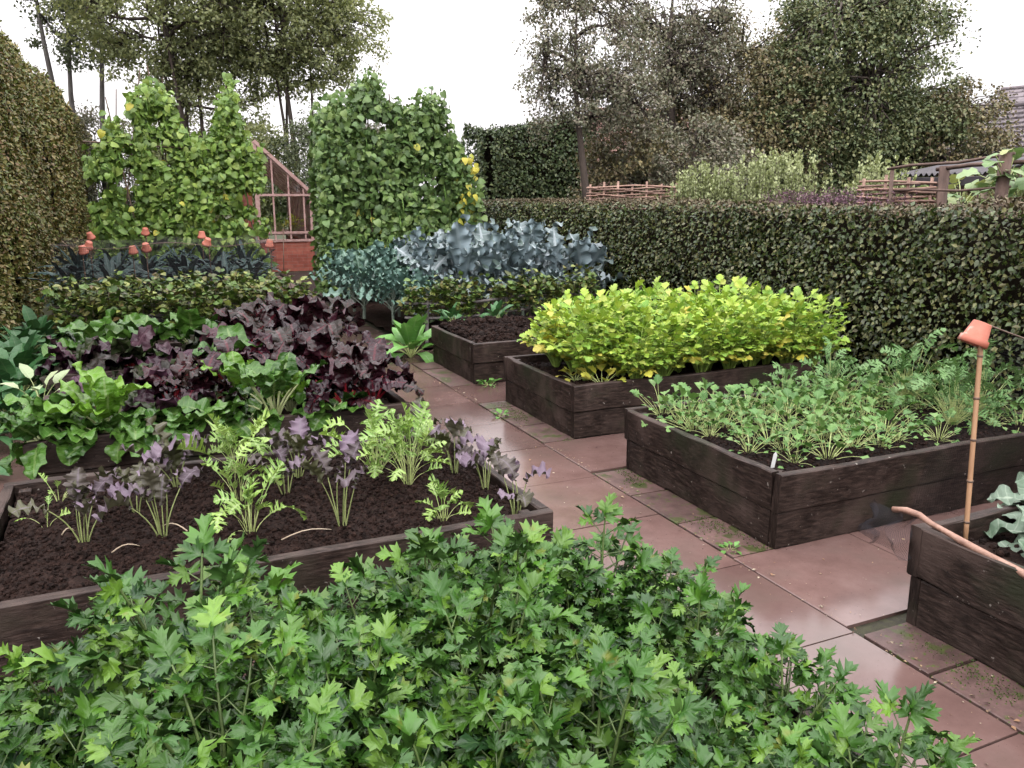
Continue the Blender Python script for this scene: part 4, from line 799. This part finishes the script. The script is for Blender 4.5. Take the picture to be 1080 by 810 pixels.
# left group
tree('tall_ash_tree', (1.6, 27, 0), 9.5, [(-.4, 0, 7.2, 3.0, 2.4, 2.5), (1.8, 0, 7.2, 2.6, 2.2, 2.4), (-.4, 0, 5.2, 1.6, 1.2, 1.2), (1.1, 0, 4.6, 1.3, 1.2, 1.3)], 'large many-stemmed tree behind the left bean tower', M['t_left'], M['bark'], 640, 40, .15, .5, .15, .2, seed=7, trunks=5, nl=6)
tree('tall_ash_tree', (4.8, 27, 0), 9.0, [(0, 0, 6.9, 2.4, 2.0, 2.3), (1.5, 0, 6.6, 1.6, 1.3, 1.6), (-1, 0, 5.4, 1.2, 1, 1)], 'spreading pale-stemmed tree above the greenhouse', M['t_left'], M['bark'], 420, 34, .15, .45, .13, .2, seed=8, trunks=5, nl=6)
for i, (x, y, l) in enumerate([(-1.9, 30, 'slender tree, leftmost of the three thin trunks above the tall hedge'), (-1.4, 30.5, 'slender tree, middle one of the three thin trunks above the hedge'), (-.7, 30, 'slender tree, rightmost of the three thin trunks above the hedge')]):
    tree('slender_tree', (x, y, 0), 10, [(0, 0, 8.4, 1.0, 1.0, 1.6), (.2, 0, 6.3, .7, .7, .8)], l, M['t_dark'], M['barkgrey'], 70, 30, .15, .4, .12, .5, 'slender trees above the hedge', seed=20 + i, nl=6)
tree('corner_tree', (-4.6, 26, 0), 10, [(0, 0, 8.6, 2.6, 2, 2.4)], 'dark leafy tree filling the top left corner', M['t_dark'], M['bark'], 260, 40, .15, .5, .2, .4, seed=30)
for (x, y, r_, h_, l, mt) in [(4.9, 24, 1.5, 3.9, 'grey-green bush behind the greenhouse eave', 't_dark'), (6.1, 26, 1.6, 4.2, 'dark rounded tree beyond the greenhouse', 't_dark'), (-.9, 31, 1.6, 4.6, 'dull purple-brown bush above the end of the tall hedge', 't_pear'), (7.4, 30, 1.6, 4.4, 'greyish tree top showing behind the bean wall', 't_pear'), (2.6, 30, 2.4, 4.6, 'brown-green bush behind the bean towers', 't_pear'), (.2, 30, 2.0, 3.4, 'low bush in the gap below the slender trees', 't_dark')]:
    tree('background_bush', (x, y, 0), h_ * .8, [(0, 0, h_ * .55, r_, r_ * .8, h_ * .45)], l, M[mt], M['bark'], 90, 55, .12, .42, .08, .15, seed=int(x * 10) + 50, cat='bush')
for (x, y, r_, h_, l) in [(3.4, 25, 1.0, 3.6, 'dark bush in the gap between bean tower and greenhouse roof'), (1.5, 28, 1.6, 5.4, 'dense green bush filling behind the two bean tower tips')]:
    tree('background_bush', (x, y, 0), h_ * .8, [(0, 0, h_ * .55, r_, r_ * .8, h_ * .45)], l, M['t_left'], M['bark'], 110, 55, .13, .42, .08, .15, seed=int(x * 10) + 90, cat='bush')
# willowy round shrubs
def shrub(x, y, h, r_, label, n=170, seed=0, mat='sage'):
    t = thing('round_shrub', (x, y, 0), label, 'shrub', 'pale round shrubs behind the hedge'); m = MB(); b = Batch(T_SIM)
    for i in range(n):
        az = random.uniform(0, 6.28); l = min(1.1, abs(random.gauss(0, .6))); a = random.uniform(.9, 1.05); P, d = arc((random.gauss(0, .2) * r_, random.gauss(0, .2) * r_, 0), az, l * .28, l * .12, h * (1 - .22 * l * l) * a, 9, .1)
        m.tube(P, np.linspace(.007, .002, 9), 4)
        for j in range(80):
            f = random.uniform(.3, 1) * 8; k_ = min(7, int(f)); q = P[k_] + (P[k_ + 1] - P[k_]) * (f - k_); a2 = random.uniform(0, 6.28); dd = norm(d + .9 * np.array([math.cos(a2), math.sin(a2), .1])); b.add(q, dd, norm(rs.normal(size=3) + [0, 0, .5]), random.uniform(.035, .06))
    b.build('foliage', M[mat], t); m.build('stems', M['bark'], t)
shrub(6.9, 9.1, 2.0, .9, 'pale green round shrub, left and smaller of the pair over the hedge', 230)
shrub(7.25, 8.2, 2.12, 1.0, 'pale green round shrub, right and taller of the pair over the hedge', 300)
shrub(7.15, 6.55, 2.03, .5, 'spiky pale shrub beside the short wicker hurdle', 80)
# heather flowers over hedge
t = thing('flowering_plants', (6.7, 6.5, 0), 'low purple-pink flowers showing along the hedge top', 'flowers'); b = Batch(T_SIM); m = MB()
for i in range(260):
    p = np.array([random.uniform(-.2, .25), random.uniform(-.5, .9), 0]); P, d = arc(p, random.uniform(0, 6), .05, .3, random.uniform(1.6, 1.76), 5); m.tube(P, .002, 3)
    for j in range(14): b.add(P[-1] + rs.normal(0, .025, 3) - np.array([0, 0, random.uniform(0, .12)]), norm(rs.normal(size=3)), norm(rs.normal(size=3)), .022)
b.build('flowers', M['heather'], t); m.build('stems', M['bark'], t)

# wicker
def wicker(p0, p1, z0, z1, label, nst=5, rods=12, posts=True):
    p0 = np.array(p0, float); p1 = np.array(p1, float); L = np.linalg.norm(p1 - p0); d = (p1 - p0) / L; nrm = np.array([-d[1], d[0]]); t = thing('wicker_fence', (p0[0], p0[1], 0), label, 'wicker fence', 'woven fences behind the hedge')
    m = MB(); ks = np.linspace(0, L, nst)
    for k_ in range(rods):
        z = z0 + (z1 - z0) * (k_ + .5) / rods; s = np.linspace(-.05, L + .05, nst * 8); w = .022 * np.cos(s / L * (nst - 1) * PI) * (1 if k_ % 2 else -1)
        m.tube(np.stack([d[0] * s + nrm[0] * w, d[1] * s + nrm[1] * w, z + .012 * np.sin(s * 5 + k_ * 2) + 0 * s], 1), (z1 - z0) / rods * .42, 5)
    m.build('weave', M['wicker'], t)
    for k_ in ks:
        m = MB(); m.tube([(d[0] * k_, d[1] * k_, 0), (d[0] * k_, d[1] * k_, z1 + random.uniform(.01, .06))], .016, 6, True); m.build('stake', M['wicker'], t)
wicker((6.0, 10.6), (6.75, 9.55), .6, 1.80, 'woven wicker fence at the foot of the leaning tree', 7, 44)
wicker((6.72, 6.3), (6.98, 5.72), .8, 1.80, 'short woven hurdle beside the rustic posts', 4, 36)
# rustic pergola
t = thing('rustic_frame', (6.8, 5.9, 0), 'rustic pole frame with rails behind the hedge at right', 'frame')
for (x, y, h_, r_) in [(-.03, .1, 1.93, .02), (.22, -.28, 1.93, .05), (.12, -.95, 2.02, .055), (.35, -1.8, 2.0, .05)]:
    m = MB(); m.tube([(x, y, 0), (x + .01, y, h_ * .5), (x, y + .01, h_)], [r_ * 1.05, r_, r_ * .95], 9, True); m.build('post', M['post'], t)
for (a, b_, r_) in [((-.05, .15, 1.91), (.15, -1.0, 2.0), .014), ((.2, -.2, 1.9), (.36, -1.9, 2.0), .02), ((0, .1, 1.7), (.15, -1.0, 1.72), .012), ((.8, -.5, 1.75), (.2, -1.9, 1.78), .014)]:
    m = MB(); q = np.linspace(0, 1, 6)[:, None]; P = np.array(a) * (1 - q) + np.array(b_) * q; P[:, 2] += .012 * np.sin(q[:, 0] * 8); m.tube(P, r_, 7, True); m.build('rail', M['post'], t)
# squash plants
def squash(x, y, label, n=28, z=(1.1, 1.95), r_=.45):
    t = thing('squash_vine', (x, y, 0), label, 'squash plant', 'squash vines on the rustic frame'); b = Batch(T_SQ); m = MB()
    V_ = np.array([(0, 0, 0), (.05, .02, .7), (-.02, .05, 1.3), (.05, 0, z[1] - .1)]); m.tube(V_, .012, 6)
    for i in range(n):
        a = random.uniform(0, 6.28); zz = random.uniform(*z); q = np.array([r_ * math.cos(a) * random.random(), r_ * math.sin(a) * random.random() * 1.2, zz]); s0 = np.array([0, 0, zz - .25]); m.tube([s0, (s0 + q) / 2 + [0, 0, .03], q], .005, 5); d = norm([math.cos(a), math.sin(a), random.uniform(-.6, .1)]); b.add(q, d, norm(upn(d, a) + rs.normal(0, .3, 3)), random.uniform(.09, .16))
    b.build('leaves', M['squash'], t); m.build('vine', M['musstalk'], t)
squash(7.45, 5.75, 'squash vine with big leaves beside the short hurdle', 50, (1.2, 1.85)); squash(7.5, 5.2, 'squash vine between the two stout posts', 70, (1.2, 1.95)); squash(7.4, 4.6, 'squash vine right of the stoutest post', 70, (1.2, 2.0)); squash(6.95, 4.95, 'squash shoot climbing over the top of the stoutest post', 12, (1.7, 2.08), .2)
# corrugated shelter
t = thing('shelter', (10.2, 8.8, 0), 'open shelter with a dark corrugated roof behind the frame', 'shelter'); m = MB()
X, Y = np.meshgrid(np.linspace(0, 1.5, 6), np.linspace(-1.25, .25, 120)); Z = 1.95 + .16 * X + .02 * np.sin(Y * 2 * PI / .09); m.grid(np.stack([X, Y, Z], -1)); m.grid(np.stack([X, Y, Z - .012], -1)); m.build('roof', M['corrug'], t)
m = MB(); m.box((-.02, -1.25, 1.79), (.03, .25, 1.91)); m.build('fascia', M['corrug'], t)
for (x, y) in [(.1, .15), (1.4, .15), (.1, -1.15), (1.4, -1.15)]: m = MB(); m.tube([(x, y, 0), (x, y, 1.95)], .06, 8); m.build('post', M['post'], t)

# houses
def house(name, x, y, w, d, eave, ridge, label, tile, rz=0, cat='house', nr=16, ncol=40):
    t = thing(name, (x, y, 0), label, cat, None, rz); m = MB(); h = w / 2
    m.prism([(-h, 0), (h, 0), (h, eave), (0, ridge - .05), (-h, eave)], (0, 0, 0), (0, d, 0)); m.build('wall', M['render'], t)
    m = MB(); 
    for sg in (-1, 1):
        for r_ in range(nr):
            f0 = r_ / nr; f1 = (r_ + 1.15) / nr; a = np.array([sg * (h + .3) * (1 - f0), eave - .2 + (ridge - eave + .25) * f0]); b_ = np.array([sg * (h + .3) * (1 - min(1, f1)), eave - .2 + (ridge - eave + .25) * min(1, f1)])
            for c in range(ncol):
                y0 = -.2 + (d + .4) * c / ncol + (.5 * (r_ % 2)) * (d / ncol); y1 = y0 + d / ncol * .99; e = .03 + random.uniform(0, .015)
                V = [(a[0], y0, a[1] + e + .03), (a[0], y1, a[1] + e + .03), (b_[0], y1, b_[1] + .01), (b_[0], y0, b_[1] + .01), (a[0], y0, a[1]), (a[0], y1, a[1])]
                m.add(V, [0, 1, 2, 3, 4, 5, 1, 0], [4, 4], None, False)
    m.tube([(0, -.2, ridge + .08), (0, d + .2, ridge + .08)], .1, 8); m.build('roof', M[tile], t)
    for (sy) in np.arange(1.5, d - 1, 3.):
        for sg in (-1, 1):
            f = MB(); f.box((sg * h - .04, sy, .9), (sg * h + .04, sy + 1, eave - .35)); fo = f.build('window', M['frame'], t); g_ = MB(); g_.box((sg * h - .05, sy + .08, 1.0), (sg * h + .05, sy + .92, eave - .45)); g_.build('pane', M['darkglass'], fo)
    return t
house('barn', 42, 12.5, 8, 16, 3.0, 6.6, 'long grey-tiled barn roof at the far right', 'tilegrey', R(12), 'barn')
house('outbuilding', 20.5, 9.6, 3.4, 6, 2.1, 3.75, 'low outbuilding with a muted tiled roof at the right edge', 'tilegrey', R(8), 'outbuilding')
house('farmhouse', 23.2, 29, 6, 6, 3.2, 5.0, 'brick farmhouse roof glimpsed through the thin tree', 'tilered', R(75), 'farmhouse')

# ------------------------------------------------------------------ greenhouse (lean-to, gable towards us)
t = thing('greenhouse', (2.45, 19, 0), 'lean-to greenhouse with pink weathered timber on a red brick base', 'greenhouse')
W_, DP, EV, PK, BR = 1.17, 3.2, 1.70, 2.80, .66
m = MB(); m.prism([(-.0, 0), (W_, 0), (W_, BR), (0, BR)][::-1], (0, 0, 0), (0, .11, 0)); m.prism([(-.055, 0), (.055, 0), (.055, BR), (-.055, BR)], (W_ - .055, .112, 0), (W_ - .055, DP, 0)); 
m = MB(); m.box((0, 0, 0), (W_, .11, BR), .002); m.box((W_ - .11, .113, 0), (W_, DP, BR), .002)
def boxuv(mb):  # planar uv (z, x+y) for bricks
    for i, (V, L) in enumerate(zip(mb.V, mb.L)):
        pass
bw = m.build('brick_wall', M['brick'], t)
me = bw.data; uvd = me.uv_layers[0].data
for lp in me.loops: v = me.vertices[lp.vertex_index].co; uvd[lp.index].uv = (v.z, v.x + v.y)
m = MB(); m.box((-.02, -.03, BR + .002), (W_ + .03, .14, BR + .05)); m.build('sill', M['frame'], t)
def bar(a, b, w=.045, mat='frame', nm='frame_bar'):
    m = MB(); h = w / 2; m.prism([(-h, -h), (h, -h), (h, h), (-h, h)], a, b, up=(0, -1, 0) if abs(a[1] - b[1]) < .01 else (0, 0, 1)); m.build(nm, M[mat], t)
zs = lambda x: PK - (PK - EV) * x / W_
bar((.0, .055, BR + .05), (.0, .055, PK), .09); bar((W_ - .02, .055, BR + .05), (W_ - .02, .055, EV), .06)
bar((.0, .03, PK + .02), (W_ + .1, .03, EV - .06), .07, nm='bargeboard')
for x in (.34, .68, 1.0): bar((x, .055, BR + .052), (x, .055, zs(x) - .03), .035, nm='glazing_bar')
bar((.045, .05, EV - .02), (W_ - .05, .05, EV - .02), .05, nm='rail'); bar((.045, .05, .86), (W_ - .05, .05, .86), .05, nm='rail')
for y in np.arange(.4, DP, .45): bar((0, y, PK - .02), (W_, y, EV - .02), .035, nm='rafter'); bar((W_ - .03, y, BR), (W_ - .03, y, EV), .035, nm='glazing_bar')
bar((W_ - .02, .1, EV - .01), (W_ - .02, DP, EV - .01), .06, nm='eaves_plate')
m = MB(); m.box((-.17, .5, 0), (-.05, DP, 2.7)); o = m.build('back_wall', M['brick'], t)
uvd = o.data.uv_layers[0].data
for lp in o.data.loops: v = o.data.vertices[lp.vertex_index].co; uvd[lp.index].uv = (v.z, v.x + v.y)
m = MB(); m.add([(.045, .05, .74), (W_ - .05, .05, .74), (W_ - .05, .05, zs(W_ - .05) - .03), (.045, .05, zs(.045) - .03)], [0, 1, 2, 3], [4], None, False)
m.add([(.0, .07, PK - .0), (W_ + .05, .07, EV - .03), (W_ + .05, DP, EV - .03), (0, DP, PK)], [0, 1, 2, 3], [4], None, False); m.add([(W_ - .01, .1, BR), (W_ - .01, DP, BR), (W_ - .01, DP, EV), (W_ - .01, .1, EV)], [0, 1, 2, 3], [4], None, False)
m.build('glass', M['glass'], t)
m = MB(); m.box((.12, .3, .8), (1.0, 2.6, .84)); 
for (x, y) in [(.16, .34), (.96, .34), (.16, 2.5), (.96, 2.5)]: m.box((x, y, 0), (x + .04, y + .04, .798))
tag(m.build('staging_bench', M['frame']), 'slatted bench inside the greenhouse', 'bench').location = (2.45, 19, 0)
for (x, y, s_, mt, l) in [(2.9, 19.6, 1.0, 'bean', 'green potted plant on the greenhouse bench'), (3.25, 19.55, 1.0, 'limey', 'yellow leafy plant on the greenhouse bench'), (3.05, 20.2, 1.2, 'chardd', 'tall dark plant at the back of the greenhouse')]:
    put(leafy('potted_plant', l, 'potted plant', None, T_OV, M[mt], M['musstalk'], 40, .1, (0, .9), (.1, 1.3), .3, .004), x, y, .84, 0, s_)
# tin propped canes by greenhouse
m = MB(); m.tube([(2.5, 18.6, 0), (2.62, 18.95, .95)], .01, 5, True); tag(m.build('leaning_cane', M['canedark']), 'thin cane leaning on the greenhouse sill, left', 'cane'); m = MB(); m.tube([(2.85, 18.6, 0), (2.95, 18.95, .95)], .01, 5, True); tag(m.build('leaning_cane', M['canedark']), 'thin cane leaning on the greenhouse sill, right', 'cane')

# ------------------------------------------------------------------ bed D details
p = pot_on_cane(2.82, 2.03 - .05, 1.185, 'terracotta pot upturned on the tall cane at right', .052, .30, 0, .3, None, .06, .09, 'cane', None, .0095, 'bamboo cane leaning in the lower right bed, topped by a pot')
p.rotation_euler = (.12, .36, 0)
for (x, y, s_, l, n) in [(3.05, 1.78, 1.0, 'grey-green cabbage with big bloomy leaves in the lower right bed', 9), (3.3, 2.0, .9, 'grey-green cabbage behind the pot cane at the right edge', 8)]:
    put(leafy('cabbage_plant', l, 'cabbage', 'cabbages in the lower right bed', T_CHARD, M['cabbage'], M['mizstalk'], n + 3, .19, (.2, 1.2), (.5, 1.6), .07, .008, sx=1.1), x, y, .36, 1.2, s_)
# peeled branch on the edge
t = MB(); u = np.linspace(0, 1, 26)[:, None]; P = np.concatenate([2.62 + .03 * np.sin(u * 7) + .01 * np.sin(u * 19), 2.16 - 1.25 * u, .425 + .02 * np.cos(u * 6.5) * (1 - .3 * u) - .015 * u + .02 * np.exp(-((u - .06) / .03) ** 2)], 1)
t.tube(P, .0115 + .005 * np.sin(u[:, 0] * 31) * .3 + .004 * u[:, 0], 9, True); tag(t.build('peeled_branch', M['branch']), 'crooked peeled branch laid along the bed edge at lower right', 'branch')
# net draped: from pot cane down over bed
t = thing('fine_net', (0, 0, 0), 'fine dark net hanging from the pot cane over the lower right bed', 'netting'); m = MB()
A = np.array([2.87, 2.08, 1.19]); B_ = np.array([4.7, 2.2, 1.1]); C0 = np.array([2.66, 2.1, .43]); D0 = np.array([4.7, 2.1, .42]); nu, nv = 26, 16; G = np.zeros((nv, nu, 3)); U = np.zeros((nv, nu, 2))
for i in range(nv):
    for j in range(nu):
        a, b_ = j / (nu - 1), i / (nv - 1); top = A * (1 - a) + B_ * a; top[2] -= .25 * math.sin(PI * a) * .6; bot = C0 * (1 - a) + D0 * a; q = top * (1 - b_) + bot * b_; q[1] += .05 * math.sin(a * 17 + b_ * 3) * b_; q[2] -= .06 * math.sin(PI * b_); G[i, j] = q; U[i, j] = (a * 2.0, b_ * .8)
m.grid(G, U=U); m.build('mesh_sheet', M['net2'], t); m = MB(); m.tube(G[0], .0035, 5); m.build('edge_cord', M['canedark'], t)
m = MB(); n1, n2 = 14, 18; G = np.zeros((n1, n2, 3)); U = np.zeros((n1, n2, 2))
for i in range(n1):
    for j in range(n2):
        a = j / (n2 - 1); b_ = i / (n1 - 1); G[i, j] = (2.60 + .03 * math.sin(a * 14) - .05 * math.sin(b_ * PI) * math.sin(PI * a) + .02 * math.sin(b_ * 9), 2.16 + .09 * math.cos(a * PI) + .02 * math.sin(b_ * 12 + a * 5), .45 - .17 * b_ + .012 * math.sin(a * 20)); U[i, j] = (a * .6, b_ * .6)
m.grid(G, U=U); m.build('bunched_corner', M['net3'], t)

hm, hnt, hout = newmat('haze'); pv = hnt.nodes.new('ShaderNodeVolumePrincipled'); pv.inputs['Color'].default_value = (.96, .95, .97, 1); pv.inputs['Density'].default_value = .006; pv.inputs['Anisotropy'].default_value = .2
hnt.links.new(pv.outputs[0], hout.inputs['Volume']); m = MB(); m.box((-160, -25, -1.1), (160, 210, 14), .001); tag(m.build('haze', hm), kind='stuff')
for o in COL.objects:
    if '_used' in o: del o['_used']

# ------------------------------------------------------------------ world, sun, camera
sc = bpy.context.scene; w = bpy.data.worlds.new('World'); sc.world = w; w.use_nodes = True; nt = w.node_tree; N = NT(nt)
for n in list(nt.nodes): nt.nodes.remove(n)
SE, SA = R(52), R(200)
sky = N.n('ShaderNodeTexSky', _sky_type='NISHITA', _sun_disc=False, _sun_elevation=SE, _sun_rotation=SA, _dust_density=6., _air_density=1.)
hs = N.n('ShaderNodeHueSaturation', Saturation=.08, Value=1., Color=sky.outputs[0]).outputs[0]
tc = N.n('ShaderNodeTexCoord'); cl = N.ramp(N.noise(1.6, tc.outputs['Generated'], 4), [(.3, (11.2, 10.8, 11.1)), (.7, (13.4, 12.9, 13.2))])
c = N.mix(.75, hs, cl)
# overcast sky: about three times as bright overhead as at the horizon
el = N.math('MAXIMUM', N.n('ShaderNodeSeparateXYZ', i0=tc.outputs['Generated']).outputs[2], 0.)
gf = N.math('MULTIPLY_ADD', el, 1.25, .62)
c = N.mix(1., c, N.n('ShaderNodeCombineColor', Red=gf, Green=gf, Blue=gf).outputs[0], 'MULTIPLY')
bg = N.n('ShaderNodeBackground', Color=c, Strength=.13); wo = N.n('ShaderNodeOutputWorld'); nt.links.new(bg.outputs[0], wo.inputs[0])
sl = bpy.data.lights.new('sun', 'SUN'); sl.energy = 1.5; sl.angle = R(12); sl.color = (1, .96, .92); so = bpy.data.objects.new('sun', sl); COL.objects.link(so)
# direction: light travels from azimuth SA (clockwise from +Y), elevation SE
dv = Vector((math.sin(SA) * math.cos(SE), math.cos(SA) * math.cos(SE), math.sin(SE))); so.rotation_euler = dv.to_track_quat('Z', 'Y').to_euler(); so.location = (0, 0, 20)
p_, yw = R(12.9), R(24.2)
F = Vector((math.sin(yw) * math.cos(p_), math.cos(yw) * math.cos(p_), -math.sin(p_)))
cam = bpy.data.cameras.new('camera'); cam.lens = 28.8; cam.sensor_width = 36; cam.clip_end = 1000; cam.clip_start = .05; co = bpy.data.objects.new('camera', cam); COL.objects.link(co); co.location = (0, 0, 1.65); co.rotation_euler = F.to_track_quat('-Z', 'Y').to_euler(); sc.camera = co
sc.render.engine = 'CYCLES'; sc.view_settings.view_transform = 'Standard'; sc.view_settings.look = 'None'; sc.view_settings.gamma = 1; sc.view_settings.exposure = .62
sc.cycles.max_bounces = 5; sc.cycles.transparent_max_bounces = 12; sc.cycles.diffuse_bounces = 2; sc.cycles.glossy_bounces = 2; sc.cycles.transmission_bounces = 4
